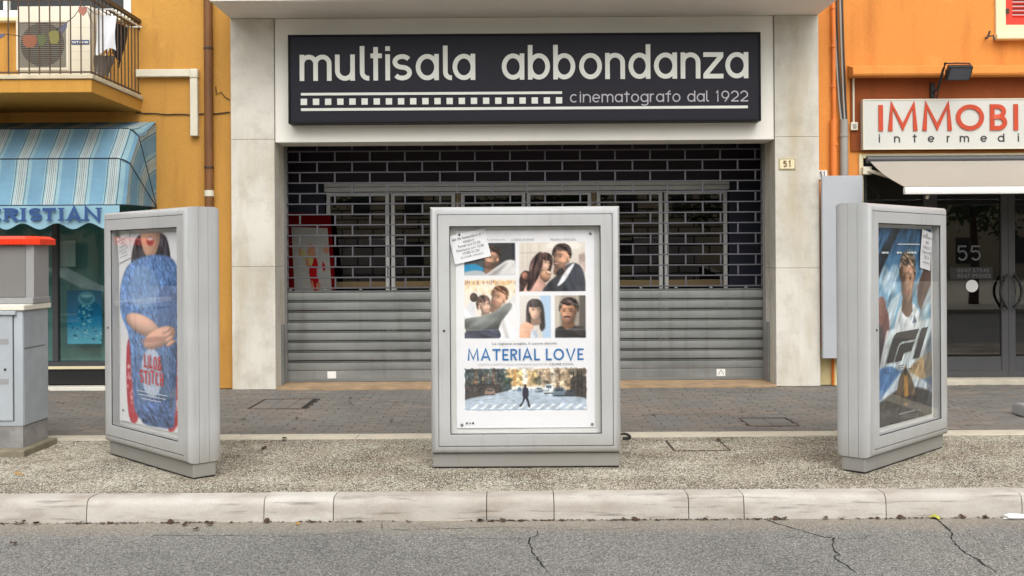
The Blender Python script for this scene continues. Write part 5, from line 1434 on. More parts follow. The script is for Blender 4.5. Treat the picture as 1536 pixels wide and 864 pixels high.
    def blur(s, box_, n=1):
        x0, y0, x1, y1 = s.region(box_); x0 += 1; y0 += 1; x1 -= 2; y1 -= 2
        for _ in range(n):
            q = np.pad(s.a[y0:y1, x0:x1], ((1, 1), (1, 1), (0, 0)), mode='edge'); s.a[y0:y1, x0:x1] = (q[1:-1, 1:-1] * 4 + 2 * (q[:-2, 1:-1] + q[2:, 1:-1] + q[1:-1, :-2] + q[1:-1, 2:]) + q[:-2, :-2] + q[2:, 2:] + q[:-2, 2:] + q[2:, :-2]) / 16
    def lin(s):
        c = np.clip(s.a / 255, 0, 1); return np.where(c <= .04045, c / 12.92, ((c + .055) / 1.055) ** 2.4)
def sheet(name, pt, wm, hm, loc, rz, wave, label=None, cat=None, parent=None, thick=False, tilt=0.0):
    """paper with the painted colours on a fine grid; local x centred, z from the bottom edge"""
    h, w_ = pt.h, pt.w
    X, Z = np.meshgrid(np.linspace(-wm / 2, wm / 2, w_), np.linspace(hm, 0, h))
    Y = wave(X, Z)
    if tilt:
        c_, s_ = math.cos(tilt), math.sin(tilt); X, Z = X * c_ - (Z - hm / 2) * s_, X * s_ + (Z - hm / 2) * c_ + hm / 2
    co = np.stack([X, Y, Z], -1).reshape(-1, 3)
    i = np.arange((h - 1) * (w_ - 1)); r_ = i // (w_ - 1); c_ = i % (w_ - 1); a = r_ * w_ + c_
    fc = np.stack([a, a + w_, a + w_ + 1, a + 1], -1)
    me = bpy.data.meshes.new(name)
    me.vertices.add(len(co)); me.vertices.foreach_set('co', co.ravel().astype(np.float32))
    me.loops.add(fc.size); me.loops.foreach_set('vertex_index', fc.ravel().astype(np.int32))
    me.polygons.add(len(fc)); me.polygons.foreach_set('loop_start', (np.arange(len(fc)) * 4).astype(np.int32)); me.polygons.foreach_set('loop_total', np.full(len(fc), 4, np.int32))
    me.update(calc_edges=True)
    at = me.attributes.new('print', 'FLOAT_COLOR', 'POINT')
    col = np.concatenate([pt.lin().reshape(-1, 3), np.ones((h * w_, 1))], 1)
    at.data.foreach_set('color', col.ravel().astype(np.float32))
    me.polygons.foreach_set('use_smooth', np.ones(len(fc), bool))
    me.materials.append(M['print'])
    o = bpy.data.objects.new(name, me); COL.objects.link(o)
    if parent: o.parent = parent
    o.location = loc; o.rotation_euler = (0, 0, rz)
    return tag(o, label, cat)

SK, SK2, SKD = (214, 164, 134), (232, 190, 164), (168, 112, 84)
# ---- middle poster, drawn in the pixel grid of the enlarged photograph
P = Paint(206, 292, (180, 195, 1035, 1408), (231, 231, 233))
P.grain((180, 195, 1035, 1408), 1.2)
def photo(x0, y0, x1, y1, c, c2=None):
    P.clip = (x0, y0, x1, y1); P.rect(x0, y0, x1, y1, c, col2=c2)
# A: bearded man looking left
photo(232, 272, 547, 470, (58, 62, 66), (84, 86, 88)); P.rect(440, 272, 560, 400, (46, 46, 50), .8, 3); P.ell(300, 300, 60, 40, (88, 94, 98), .5, 6)
P.poly([(225, 412), (300, 402), (352, 430), (330, 450), (225, 452)], (46, 138, 182), soft=1); P.poly([(225, 455), (300, 440), (360, 452), (390, 475), (225, 478)], (176, 184, 188), soft=1)
P.head(402, 368, 64, SK, (62, 46, 38), -.85, .12, 'short', .75, -.6, False)
P.obj_([(368, 478), (396, 446), (450, 408), (500, 378), (560, 392), (560, 480)], (222, 220, 218), (.07, -.7, 7, 4), (-.3, -.8, .12))
# B: couple face to face
photo(572, 270, 980, 572, (228, 219, 206), (204, 194, 184))
for x in (590, 622, 640, 690, 700): P.rect(x, 275, x + 5, 420, (186, 180, 164), .55, 1)
P.rect(572, 330, 720, 338, (182, 172, 156), .6, 1); P.ell(850, 290, 110, 30, (244, 240, 232), .7, 6); P.obj_([(940, 350), (990, 340), (990, 440), (950, 430)], (196, 176, 166), (.1, 1, 14, 2), None, 2)
P.obj_([(566, 520), (580, 470), (606, 444), (640, 456), (634, 500), (606, 560), (566, 580)], (58, 40, 40), (.3, 1, 20, 4)); P.ball(608, 476, 20, 24, (178, 122, 100))
P.obj_([(606, 580), (612, 540), (640, 498), (676, 470), (712, 488), (736, 530), (736, 580)], (228, 180, 164), (.05, .6, 6, 3), (-.6, -.6, .2))
P.head(728, 398, 50, SK2, (60, 43, 40), .85, .25, 'long', 0, .4)
P.obj_([(640, 400), (672, 350), (712, 330), (716, 400), (700, 460), (668, 520), (640, 566), (616, 560), (628, 490)], (58, 42, 40), (.4, 1.8, 26, 6), (.4, -.4, .3))
P.obj_([(728, 580), (750, 520), (800, 476), (846, 430), (900, 396), (952, 420), (976, 490), (974, 580)], (62, 66, 74), (.12, 1.1, 8, 4), (.5, -.6, .35))
P.head(832, 366, 70, SK, (52, 41, 37), -.85, .14, 'short', .4, .5)
P.obj_([(806, 540), (836, 480), (876, 426), (914, 398), (890, 446), (850, 510)], (236, 236, 238), (.04, 1.2, 8, 4)); P.obj_([(806, 446), (836, 430), (852, 450), (828, 478), (800, 470)], (22, 22, 26), (.3, .4, 10, 2))
P.ball(732, 476, 34, 32, SK, .2, -.6); P.ball(752, 458, 20, 12, SK2, 0, -.6, .5, .4)
for k in range(4): P.ell(738 - k * 3, 464 + k * 11, 20, 2, (150, 98, 78), .6, 0, -.15)
# C: couple embracing
photo(232, 495, 548, 857, (238, 228, 208), (230, 226, 222))
for k in range(26): P.rect(236 + k * 12.3, 500 + rng.uniform(0, 8), 243 + k * 12.3 + rng.uniform(-2, 3), 524 + rng.uniform(-6, 12), [(214, 150, 60), (170, 112, 60), (226, 190, 110), (150, 70, 50)][int(rng.integers(4))], .75, 1)
for k in range(20): P.ell(240 + k * 16, 560 + rng.uniform(-24, 30), 10, 14, [(250, 224, 166), (214, 176, 120), (255, 246, 224)][k % 3], .5, 3)
P.obj_([(232, 690), (262, 640), (290, 630), (300, 760), (232, 770)], (224, 224, 228), (.06, .8, 8, 3))
P.obj_([(440, 860), (452, 790), (478, 712), (512, 622), (552, 612), (552, 860)], (224, 222, 222), (.07, 1.3, 8, 5), (-.7, 0, .12)); P.ball(290, 606, 24, 28, (70, 50, 46))
P.head(352, 656, 50, SK2, (70, 50, 46), .75, -.2, 'back', 0, .5, False)
P.head(444, 612, 62, SK, (112, 76, 54), -.8, .32, 'short', .35, .5, False)
P.obj_([(228, 750), (262, 732), (330, 722), (404, 700), (462, 662), (506, 640), (526, 660), (500, 704), (462, 752), (442, 800), (440, 862), (270, 862), (240, 812)], (92, 96, 94), (.16, -.5, 8, 4), (-.2, -.8, .35)); P.obj_([(232, 824), (300, 810), (430, 800), (440, 862), (232, 862)], (50, 53, 70), (.2, .3, 10, 4))
# D: dark-haired woman smiling
photo(572, 597, 765, 857, (224, 221, 214), (214, 204, 194)); P.poly([(700, 590), (770, 590), (770, 860), (716, 860)], (176, 202, 226), soft=4)
P.head(668, 690, 56, SK2, (42, 33, 36), .25, -.06, 'long', 0, -.5)
P.obj_([(568, 800), (588, 770), (620, 760), (652, 780), (668, 830), (672, 862), (568, 862)], (228, 176, 146), (.04, .8, 6, 3), (-.4, -.6, .2)); P.obj_([(640, 862), (648, 806), (676, 812), (690, 862)], (210, 220, 232), (.08, 1.2, 12, 3))
# E: smiling man with moustache
photo(790, 597, 980, 857, (178, 166, 152), (140, 132, 122)); P.rect(940, 590, 990, 800, (62, 58, 56), .8, 4); P.rect(790, 597, 820, 800, (206, 198, 182), .8, 3)
P.head(876, 700, 72, (206, 154, 122), (58, 48, 44), -.3, .04, 'short', .3, -.6)
P.obj_([(786, 812), (826, 786), (868, 806), (930, 782), (988, 806), (988, 862), (786, 862)], (38, 36, 38), (.3, .4, 9, 3), (-.4, -.6, .4)); P.ell(866, 729, 24, 6, (52, 38, 34), .9)
# F: avenue with a pedestrian crossing
photo(233, 1045, 982, 1301, (236, 222, 196), (206, 212, 216))
for k in range(34):
    u = rng.uniform(0, 1); x = 480 + u * 260; top = 1045 + abs(x - 605) * -.1 + rng.uniform(0, 40); P.rect(x, top, x + rng.uniform(8, 26), 1150, [(226, 184, 110), (206, 156, 84), (214, 206, 190), (186, 160, 120)][int(rng.integers(4))], .7, 1)
P.rect(588, 1045, 622, 1140, (246, 242, 232), .9, 2)
P.poly([(225, 1040), (470, 1040), (500, 1100), (520, 1170), (440, 1196), (225, 1236)], (72, 84, 84), soft=1)
for k in range(60):
    x = rng.uniform(235, 500); y_ = rng.uniform(1048, 1130 + (500 - x) * .18); P.rect(x, y_, x + rng.uniform(6, 26), y_ + rng.uniform(6, 26), [(52, 66, 66), (100, 112, 110), (150, 96, 70), (70, 90, 84), (176, 150, 116), (44, 48, 50)][int(rng.integers(6))], .8, .6)
P.ell(492, 1118, 34, 20, (62, 84, 70), .8, 2); P.poly([(225, 1140), (440, 1140), (448, 1190), (225, 1238)], (58, 54, 54), .9, soft=1)
for k in range(9): P.rect(240 + k * 27, 1045, 258 + k * 27, 1150 - k * 3, [(60, 70, 72), (92, 98, 98), (116, 88, 70), (48, 52, 56)][k % 4], .75, 1)
for k in range(90): P.rect(*(lambda x, y_: (x, y_, x + 5, y_ + 7))(rng.uniform(236, 480), rng.uniform(1048, 1130)), [(150, 160, 160), (36, 40, 44), (176, 140, 104)][k % 3], .6, 0)
for k in range(16): P.rect(240 + k * 13, 1150, 245 + k * 13, 1226 - k * 2, (112, 96, 84), .6, .6)
P.poly([(690, 1040), (990, 1040), (990, 1236), (880, 1216), (740, 1176), (700, 1130)], (196, 176, 150), soft=1)
for k in range(44):
    x = rng.uniform(690, 976); y_ = rng.uniform(1046, 1090 + (x - 690) * .3); P.rect(x, y_, x + rng.uniform(5, 18), y_ + rng.uniform(8, 34), [(226, 214, 196), (150, 130, 108), (112, 92, 76), (206, 166, 110), (92, 84, 76)][int(rng.integers(5))], .75, .6)
P.ell(690, 1120, 40, 26, (70, 74, 62), .75, 3)
for k in range(9): P.rect(700 + k * 32, 1045, 724 + k * 32, 1150 + k * 8, [(206, 186, 156), (150, 128, 104), (222, 210, 190), (118, 98, 82)][k % 4], .8, 1)
for k in range(90): P.rect(*(lambda x, y_: (x, y_, x + 6, y_ + 8))(rng.uniform(700, 975), rng.uniform(1048, 1150)), [(96, 84, 74), (232, 222, 204), (70, 64, 60)][k % 3], .55, 0)
P.ell(930, 1066, 60, 26, (66, 62, 52), .7, 3)
P.poly([(890, 1100), (990, 1100), (990, 1232), (900, 1214)], (54, 50, 46), .9, soft=1)
for x in (900, 925, 950): P.rect(x, 1060, x + 7, 1224, (40, 36, 34), .9)
P.poly([(225, 1238), (440, 1196), (540, 1172), (690, 1172), (880, 1212), (990, 1236), (990, 1310), (225, 1310)], (176, 190, 204), soft=1)
for k in range(13):
    x = 262 + k * 58; P.poly([(x, 1294), (x + 44, 1268 - 6), (x + 62, 1268 - 6), (x + 24, 1294)], (236, 240, 242), .9, False)
for y_ in (1208, 1224, 1240): P.poly([(300, y_ + 22), (560, y_), (560, y_ + 3), (300, y_ + 27)], (222, 230, 236), .6, False)
P.rect(240, 1296, 982, 1303, (150, 166, 184), .6, 1)
for (x, y_, ww, hh, c) in ((555, 1160, 26, 22, (84, 110, 130)), (665, 1160, 50, 30, (150, 164, 174)), (720, 1140, 60, 62, (214, 222, 228)), (775, 1162, 80, 54, (110, 126, 138)), (356, 1166, 60, 40, (150, 128, 116)), (850, 1176, 60, 40, (70, 74, 78))):
    P.poly([(x, y_ + hh), (x + 2, y_ + hh * .45), (x + ww * .2, y_ + 2), (x + ww * .8, y_ + 2), (x + ww - 1, y_ + hh * .45), (x + ww, y_ + hh)], c, soft=.6); P.rect(x + ww * .2, y_ + hh * .15, x + ww * .8, y_ + hh * .42, (50, 60, 70), .8); P.rect(x + 2, y_ + hh * .86, x + ww - 2, y_ + hh, (40, 42, 46), .8)
P.ell(605, 1152, 8, 11, (52, 40, 40)); P.poly([(590, 1166), (606, 1160), (622, 1168), (626, 1198), (620, 1222), (592, 1222), (586, 1196)], (48, 46, 62))
P.poly([(594, 1218), (608, 1220), (588, 1262), (576, 1280), (566, 1276), (584, 1250)], (36, 36, 46)); P.poly([(604, 1218), (618, 1218), (630, 1258), (636, 1280), (624, 1282), (616, 1254)], (36, 36, 46))
P.tex((233, 1045, 982, 1180), .16, 46); P.tex((233, 1180, 982, 1301), .05, 30, 2)
P.clip = None
for bx_ in ((232, 272, 547, 470), (572, 270, 980, 572), (232, 495, 548, 857), (572, 597, 765, 857), (790, 597, 980, 857)): P.grain(bx_, 3.5, 1)
P.rect(180, 990, 1035, 992, (214, 214, 216), .5); P.rect(180, 770 + 34, 1035, 770 + 37, (220, 220, 222), .6)
PW_, PH_ = .985, 1.405
z_post = .283
zx = lambda x: ((x - 180) / 855 - .5) * PW_
zz_ = lambda y_: (1408 - y_) / 1213 * PH_
wave0 = lambda X, Z: .0015 * np.sin(X * 6 + Z * 3) + .001 * np.sin(Z * 11)
loc, rz = on_case(0, .0, -.0705, z_post)
p0 = sheet('film_poster', P, PW_, PH_, loc, rz, wave0, 'white poster with five couple photos and blue title in middle case', 'poster')
def ptext(t_, x0, x1, y0, y1, mt, par, fx, fz, y=-.0042, nm='lettering'): obj(nm, fit(font_bm(t_, .1), fx(x0), fx(x1), fz(y1), fz(y0), y), mt, par, local=True)
W_ = {'M': 1.12, 'A': 1.0, 'T': .82, 'E': .62, 'R': .68, 'I': .16, 'L': .58, 'O': 1.06, 'V': .98, ' ': .42}
txt = 'MATERIAL LOVE'; tot = sum(W_[c] + (.17 if c != ' ' else 0) for c in txt) - .17; x = 250; kk = (966 - 250) / tot
for c in txt:
    if c == ' ': x += W_[c] * kk; continue
    obj('letter', letter_bm(c, zx(x), zx(x + W_[c] * kk), zz_(994), 71 / 1213 * PH_, .0125, -.0048, .0006), M['blue_print'], p0, local=True); x += (W_[c] + .17) * kk
ptext('La ragione sceglie, il cuore decide.', 402, 806, 882, 902, M['grey_print'], p0, zx, zz_)
ptext('SCRITTO E DIRETTO DALLA CANDIDATA ALL\'OSCAR', 315, 742, 1013, 1025, M['light_print'], p0, zx, zz_); ptext('CELINE SONG', 752, 902, 1012, 1026, M['grey_print'], p0, zx, zz_)
ptext('DAKOTA JOHNSON', 300, 484, 247, 260, M['light_print'], p0, zx, zz_); ptext('CHRIS EVANS', 522, 664, 247, 260, M['light_print'], p0, zx, zz_); ptext('PEDRO PASCAL', 764, 928, 247, 260, M['light_print'], p0, zx, zz_)
def disc(par, x, z, r, mt, y=-.006, nm='pin'):
    bm = BM(); v = [bm.verts.new((x + r * math.cos(2 * math.pi * k / 14), y, z + r * math.sin(2 * math.pi * k / 14))) for k in range(14)]
    c = bm.verts.new((x, y - r * .5, z))
    for k in range(14): bm.faces.new((v[k], v[(k + 1) % 14], c))
    bm.normal_update()
    for f_ in bm.faces:
        if f_.normal.y > 0: f_.normal_flip()
    obj(nm, bm, mt, par, local=True)
for x, y_ in ((1012, 218), (213, 1388), (1017, 1388)): disc(p0, zx(x), zz_(y_), .011, M['steel_grey'])
for k, x in enumerate((243, 262, 281)): disc(p0, zx(x), zz_(1378), .008, [M['grey_print'], M['light_print'], M['black_print']][k], -.0045, 'logo_dot')

# ---- left poster: plain stand-in in the same colours (white, blue, peach, red)
P = Paint(180, 256, (0, 0, 100, 142), (233, 233, 234)); P.grain((0, 0, 100, 142), 1.2)
P.poly([(10, 86), (24, 80), (30, 118), (28, 140), (14, 136)], (186, 56, 66), soft=1); P.poly([(76, 84), (94, 78), (97, 110), (94, 134), (76, 139)], (186, 56, 66), soft=1)
for k in range(26): P.ell(rng.choice([rng.uniform(12, 20), rng.uniform(88, 96)]), rng.uniform(84, 132), rng.uniform(.8, 2), rng.uniform(.8, 2), (232, 206, 206), .8, .6)
P.obj_([(24, 8), (40, 0), (66, 0), (80, 8), (86, 40), (82, 66), (24, 64), (18, 36)], (46, 42, 48), (.4, 1.5, 24, 8), (-.4, -.2, .3), 1)
P.ball(51, -6, 17, 25, (238, 188, 158), -.4, -.1, .72); P.ell(51, 6, 7, 3.6, (160, 80, 74), .7, 1); P.ell(51, 6.6, 5, 2.2, (110, 50, 50), .7, 1); P.ell(51, 4.4, 5, 1.1, (244, 238, 234), .9, 1)
CUSH = [(3, 38), (18, 22), (54, 16), (88, 20), (98, 42), (92, 76), (90, 108), (82, 136), (30, 137), (20, 112), (14, 78), (2, 60)]
P.obj_(CUSH, (92, 124, 172), (.13, 1.1, 20, 2.2), (-.5, -.6, .32), 1.5); P.otex(CUSH, .10, .4, 44, 2); P.ell(40, 40, 24, 16, (150, 180, 216), .5, 8); P.ell(76, 56, 14, 18, (60, 88, 138), .45, 8)
P.ell(52, 102, 17, 18, (208, 216, 230), .85, 6); P.otex([(34, 84), (70, 84), (70, 120), (34, 120)], .05, 1.2, 34, 2.5)
P.ball(38, 68, 28, 7.5, (236, 186, 160), -.2, -.6, .66, .16); P.ball(64, 76, 26, 7, (232, 178, 152), -.2, -.6, .66, -.24); P.ell(52, 78, 20, 2, (150, 96, 78), .5, 2, -.1)
for k in range(4): P.ball(76 + k * 2.0, 70 + k * 3.0, 7.5, 1.7, (230, 176, 150), -.2, -.6, .66, -.3)
P.obj_([(34, 128), (50, 122), (80, 124), (86, 138), (60, 141), (36, 140)], (84, 112, 160), (.2, .3, 22, 3), (-.3, -.7, .3)); P.blur((0, 0, 100, 142), 1); P.grain((4, 0, 96, 142), 3, 1)
px_ = lambda u: (u / 100 - .5) * PW_; pz_ = lambda v_: (142 - v_) / 142 * PH_
wave1 = lambda X, Z: -.010 * np.clip(-X / .5, 0, 1) ** 2 * (.5 + .5 * np.sin(Z * 7 + 1)) - .0012 * np.sin(X * 9 + Z * 4) + .001 * np.sin(Z * 13)
loc, rz = on_case(1, .0, -.070, z_post)
p1 = sheet('film_poster', P, PW_, PH_, loc, rz, wave1, 'white poster with furry blue shape hugged by bare arms, in left case', 'poster')
def word(chars, x0, x1, v0, v1, st_, mt, par, jit=0):
    WW = {'I': .3, 'L': .6, 'O': .8, '&': .7, 'S': .75, 'T': .75, 'C': .75, 'H': .75, 'F': .7, 'M': 1.0}
    tot = sum(WW[c] + .16 for c in chars) - .16; x = x0; kk = (x1 - x0) / tot
    for c in chars:
        j = random.uniform(-1, 1) * jit
        obj('letter', letter_bm(c, px_(x), px_(x + WW[c] * kk), pz_(v1 + j), (v1 - v0) / 142 * PH_, st_, -.0125, .0006), mt, par, local=True); x += (WW[c] + .16) * kk
def blur_line(x0, x1, z, h_, y):
    """a line of print too small to read: dashes of word length"""
    bm = BM(); x = x0
    while x < x1 - .004:
        e_ = min(x1, x + random.uniform(.012, .045)); box(bm, x, e_, y, y + .0005, z, z + h_); x = e_ + .007
    return bm
word('LILO&', 42, 70, 89, 99, .017, M['red_print'], p1, .8); word('STITCH', 35, 73, 100.5, 110.5, .019, M['red_print'], p1, .8)
for k, (a, b) in enumerate(((30, 80), (33, 77), (38, 70))): obj('credit_line', blur_line(px_(a), px_(b), pz_(117 + k * 2.6), .006, -.0125), M['white_print'], p1, local=True)
disc(p1, px_(6), pz_(134), .009, M['black_print'], -.012)

# ---- right poster: blue shards, man in white, dark road, racing logo
P = Paint(180, 256, (0, 0, 100, 142), (110, 160, 196)); P.rect(0, 0, 100, 40, (58, 92, 128), col2=(104, 160, 200)); P.rect(0, 40, 100, 142, (120, 172, 206), col2=(150, 180, 190))
for (x, y_, r_) in ((18, 34, 10), (28, 40, 12), (36, 32, 8), (62, 22, 9), (80, 44, 10), (88, 30, 7)): P.ell(x, y_, r_, r_ * .7, (206, 222, 232), .6, 6)
P.poly([(0, 46), (0, 28), (34, 0), (46, 0)], (58, 62, 68), smooth=False, soft=.6); P.poly([(100, 20), (100, 52), (82, 62), (76, 44)], (112, 84, 74), soft=1.5)
P.poly([(0, 92), (0, 84), (30, 52), (48, 46), (30, 70)], (206, 224, 232), .9, False, 1); P.poly([(56, 88), (100, 42), (100, 56), (70, 92)], (196, 220, 230), .8, False, 1)
P.poly([(0, 62), (12, 54), (24, 60), (26, 76), (14, 86), (0, 84)], (128, 74, 72), soft=2); P.poly([(0, 70), (16, 72), (20, 92), (0, 100)], (72, 60, 70), .9, soft=2); P.ell(14, 56, 7, 7, (150, 96, 84), soft=1)
P.poly([(34, 90), (38, 66), (48, 56), (60, 54), (76, 60), (84, 76), (86, 92)], (222, 228, 232), soft=.8); P.poly([(62, 58), (68, 62), (84, 84), (80, 88), (64, 66)], (66, 78, 100), .9, soft=.6); P.poly([(50, 56), (58, 70), (60, 92), (54, 92), (50, 72)], (196, 206, 214), .8, soft=1)
P.otex([(34, 90), (38, 66), (48, 56), (60, 54), (76, 60), (84, 76), (86, 92)], .06, 1.2, 10, 4); P.head(58, 38, 17, (204, 154, 124), (112, 92, 76), -.15, .05, 'short', .25, .5, False)
P.obj_([(46, 60), (58, 66), (70, 60), (66, 70), (52, 70)], (232, 236, 240), (.05, .3, 10, 3))
P.poly([(20, 92), (28, 78), (44, 80), (60, 92)], (86, 128, 108), soft=2); P.poly([(30, 84), (84, 78), (84, 94), (28, 96)], (190, 214, 206), .7, False, 1)
for k in range(14): P.poly([(34 + k * 3.4, 82), (36 + k * 3.4, 80), (33 + k * 3.4, 93), (31 + k * 3.4, 94)], (110, 156, 140), .5, False, .5)
P.poly([(0, 96), (14, 84), (26, 86), (12, 110), (0, 116)], (66, 58, 62), .9, soft=1.5); P.poly([(8, 104), (22, 74), (100, 68), (100, 78), (84, 104)], (228, 234, 236), .82, False, 1)
P.rect(0, 104, 100, 122, (70, 110, 160), .75, 3); P.poly([(0, 104), (30, 100), (46, 112), (0, 124)], (80, 128, 184), soft=2); P.poly([(60, 104), (100, 94), (100, 112), (64, 112)], (206, 166, 110), .9, soft=3); P.poly([(0, 128), (44, 106), (60, 106), (100, 120), (100, 130), (0, 134)], (222, 226, 228), .8, False, 2)
P.poly([(0, 128), (40, 118), (66, 118), (100, 126), (100, 142), (0, 142)], (70, 70, 72), soft=1.5); P.poly([(40, 126), (42, 112), (50, 104), (56, 104), (66, 114), (70, 128)], (112, 92, 74), soft=1); P.poly([(51, 128), (52, 104), (56, 104), (58, 128)], (196, 144, 62), soft=.6); P.rect(38, 124, 72, 129, (62, 56, 52), .9, .6); P.ell(54, 106, 3, 3, (60, 50, 44))
for k in range(26): x = rng.uniform(0, 90); y_ = rng.uniform(131, 141); P.poly([(x, y_), (x + rng.uniform(8, 20), y_ - .6), (x + 12, y_ + .3)], (106, 106, 110), .5, False)
P.poly([(84, 96), (100, 74), (100, 132), (92, 126)], (82, 88, 98), .6, False, 2); P.otex([(0, 0), (100, 0), (100, 142), (0, 142)], .10, -.9, 12, 4); P.grain((0, 0, 100, 142), 3, 1)
P.a = P.a * .93 + np.array((120, 160, 156)) * .07; g_ = P.a.mean(2, keepdims=True); P.a = (g_ + (P.a - g_) * .85 - 128) * 1.12 + 114; P.blur((0, 0, 100, 142), 1)
wave2 = lambda X, Z: -.007 * np.clip(X / .5, 0, 1) ** 2 * (.5 + .5 * np.sin(Z * 6)) - .0012 * np.sin(X * 8 - Z * 4)
loc, rz = on_case(2, -.01, -.070, z_post)
p2 = sheet('film_poster', P, PW_, PH_, loc, rz, wave2, 'blue action poster with man in white and black racing logo in right case', 'poster')
def pprint(pts, mt, par, y=-.009):
    bm = BM(); f_ = bm.faces.new([bm.verts.new((px_(u), y, pz_(v_))) for u, v_ in pts]); bm.normal_update()
    if f_.normal.y > 0: f_.normal_flip()
    obj('logo', bm, mt, par, local=True)
pprint([(20, 97), (30, 81), (33, 77.8), (37, 76), (76, 75), (69.5, 82.5), (46, 83), (41, 84.4), (38, 87.5), (31.5, 97)], M['black_print'], p2)
pprint([(33.5, 97), (39.5, 88.2), (42, 85.6), (46, 84.6), (68, 84.2), (62, 91), (52, 91.3), (48.5, 92.2), (45.2, 97)], M['black_print'], p2)
pprint([(65, 97), (81, 75), (92.5, 74.6), (76, 97)], M['black_print'], p2)
word('IL', 18, 26, 100.5, 104.5, .005, M['black_print'], p2); word('FILM', 40, 76, 100, 104, .005, M['black_print'], p2)
for k, (a, b) in enumerate(((13, 24), (38, 46), (56, 72), (84, 95))): obj('credit_block', blur_line(px_(a), px_(b), pz_(18.5), .014, -.009), M['white_print'], p2, local=True)
obj('credit_line', blur_line(px_(40), px_(78), pz_(12), .008, -.009), M['white_print'], p2, local=True)
obj('credit_line', blur_line(px_(40), px_(68), pz_(136), .008, -.009), M['light_print'], p2, local=True)

# ---- typed notices pinned over the posters
def notice(ci, lx, lz, wm, hm, tilt, label, y=-.082):
    pt = Paint(12, 12, (0, 0, 1, 1), (234, 234, 236)); loc, rz = on_case(ci, lx, y, lz - hm / 2)
    n_ = sheet('paper_notice', pt, wm, hm, loc, rz, lambda X, Z: .003 * np.sin(X * 14) + .002 * np.sin(Z * 16), label, 'notice', tilt=tilt)
    lines = ['dal 26 Settembre al 1', 'ottobre', 'Feriali ore 21.00', 'Domenica ore 15.00', '17.00-21.00', '(Lunedì chiuso)']; ws = [.86, .3, .62, .76, .46, .62]
    for k, t_ in enumerate(lines):
        b_ = fit(font_bm(t_, .1), -wm * ws[k] / 2, wm * ws[k] / 2, hm * (.80 - k * .135), hm * (.80 - k * .135) + hm * .085, -.006)
        bmesh.ops.rotate(b_, verts=b_.verts, cent=(0, 0, hm / 2), matrix=Matrix.Rotation(-tilt, 3, 'Y'))
        obj('typed_line', b_, M['black_print'], n_, local=True)
    bm_ = (0, hm * .95); disc(n_, -wm * .28 if ci != 2 else 0, hm * .9, .008, M['black_print'], -.007)
    return n_
notice(0, zx(268), z_post + zz_(292), .262, .205, R(13), 'tilted white typed notice pinned on the middle poster corner')
notice(1, -.40, 1.585, .20, .19, R(12), 'white typed notice pinned at the top left of the left poster')
notice(2, .375, 1.53, .20, .29, R(-8), 'white typed notice hanging at the top right of the blue poster')

# ---- blue poster in the shop window
P = Paint(52, 82, (0, 0, 52, 82), (30, 120, 170)); P.rect(0, 0, 52, 40, (20, 96, 130), col2=(24, 120, 170)); P.rect(0, 40, 52, 82, (30, 130, 186), col2=(120, 196, 220))
P.ell(29, 13, 13, 11, (110, 170, 190), .9, 1); P.ell(29, 12, 9, 7, (40, 110, 140), .8, 1); P.ell(29, 9, 8, 3, (180, 214, 222), .8, 1)
for k in range(60): P.ell(29 + rng.normal(0, 6 + k * .14), 24 + k * .9, rng.uniform(1, 3), rng.uniform(.8, 2), [(190, 226, 236), (20, 80, 110), (120, 190, 214)][int(rng.integers(3))], .7, .5)
x0, x1, z0, z1, yy = WPOST
sheet('poster_sheet', P, x1 - x0, z1 - z0, (0, 0, 0), 0, lambda X, Z: 0 * X, parent=ps)

# ================================================================== SMALL THINGS ON THE GROUND
def leaf_mesh(kind):
    bm = BM(); n = 7; L = .05; top = []; bot = []
    for i in range(n):
        u = i / (n - 1); w_ = .016 * math.sin(math.pi * u) ** .7 * (1 + .3 * math.sin(u * 11 + kind)); z = .012 * math.sin(math.pi * u + kind) ** 2 + .003
        top.append(bm.verts.new((u * L - L / 2, w_, z + .009 * (kind % 2)))); bot.append(bm.verts.new((u * L - L / 2, -w_, z + .004)))
    for i in range(n - 1):
        try: bm.faces.new((top[i], top[i + 1], bot[i + 1], bot[i]))
        except ValueError: pass
    bmesh.ops.remove_doubles(bm, verts=bm.verts, dist=1e-5); me = bpy.data.meshes.new('dry_leaf'); bm.to_mesh(me); bm.free()
    for p in me.polygons: p.use_smooth = True
    return me
LM = {}
for k in range(3):
    for nm in ('leaf', 'leaf_ochre', 'leaf_yellow'):
        me = leaf_mesh(k); me.materials.append(M[nm]); LM[(k, nm)] = me
def leaf(px, py, z, sc, mt, label, grp):
    x, y_ = GND(px, py, z)
    if z < 0 and y_ > KF - .03: y_ = KF - .03
    o = bpy.data.objects.new('dry_leaf', LM[(random.randrange(3), mt)]); COL.objects.link(o); o.location = (x, y_, z + .001); o.scale = (sc, sc, sc)
    o.rotation_euler = (random.uniform(-.15, .15), random.uniform(-.1, .1), random.uniform(0, 6.28)); tag(o, label, 'leaf', grp)
for px in (41, 60, 126, 168, 262, 318, 402, 470, 612, 722, 752, 778, 935, 950, 1052, 1131, 1160, 1176, 1235, 1258, 1310, 1345, 1437, 1476, 1518):
    leaf(px + random.uniform(-3, 3), 777 + (768 - px) * .006 + random.uniform(0, 2.5), ROADZ, random.uniform(.7, 1.25), 'leaf', 'small dead brown leaf lying in the gutter against the kerb', 'leaves in the gutter')
for px, py in ((20, 818), (278, 789), (294, 796), (315, 789)): leaf(px, py, ROADZ, random.uniform(.7, 1.1), 'leaf', 'dead brown leaf lying out on the grey asphalt at left', 'leaves on the asphalt')
leaf(447, 787, ROADZ, .9, 'leaf_ochre', 'single ochre leaf on the asphalt below the kerb', None)
leaf(1395, 774, ROADZ, 1.3, 'leaf_yellow', 'single yellow-green leaf at the head of the long crack', None)
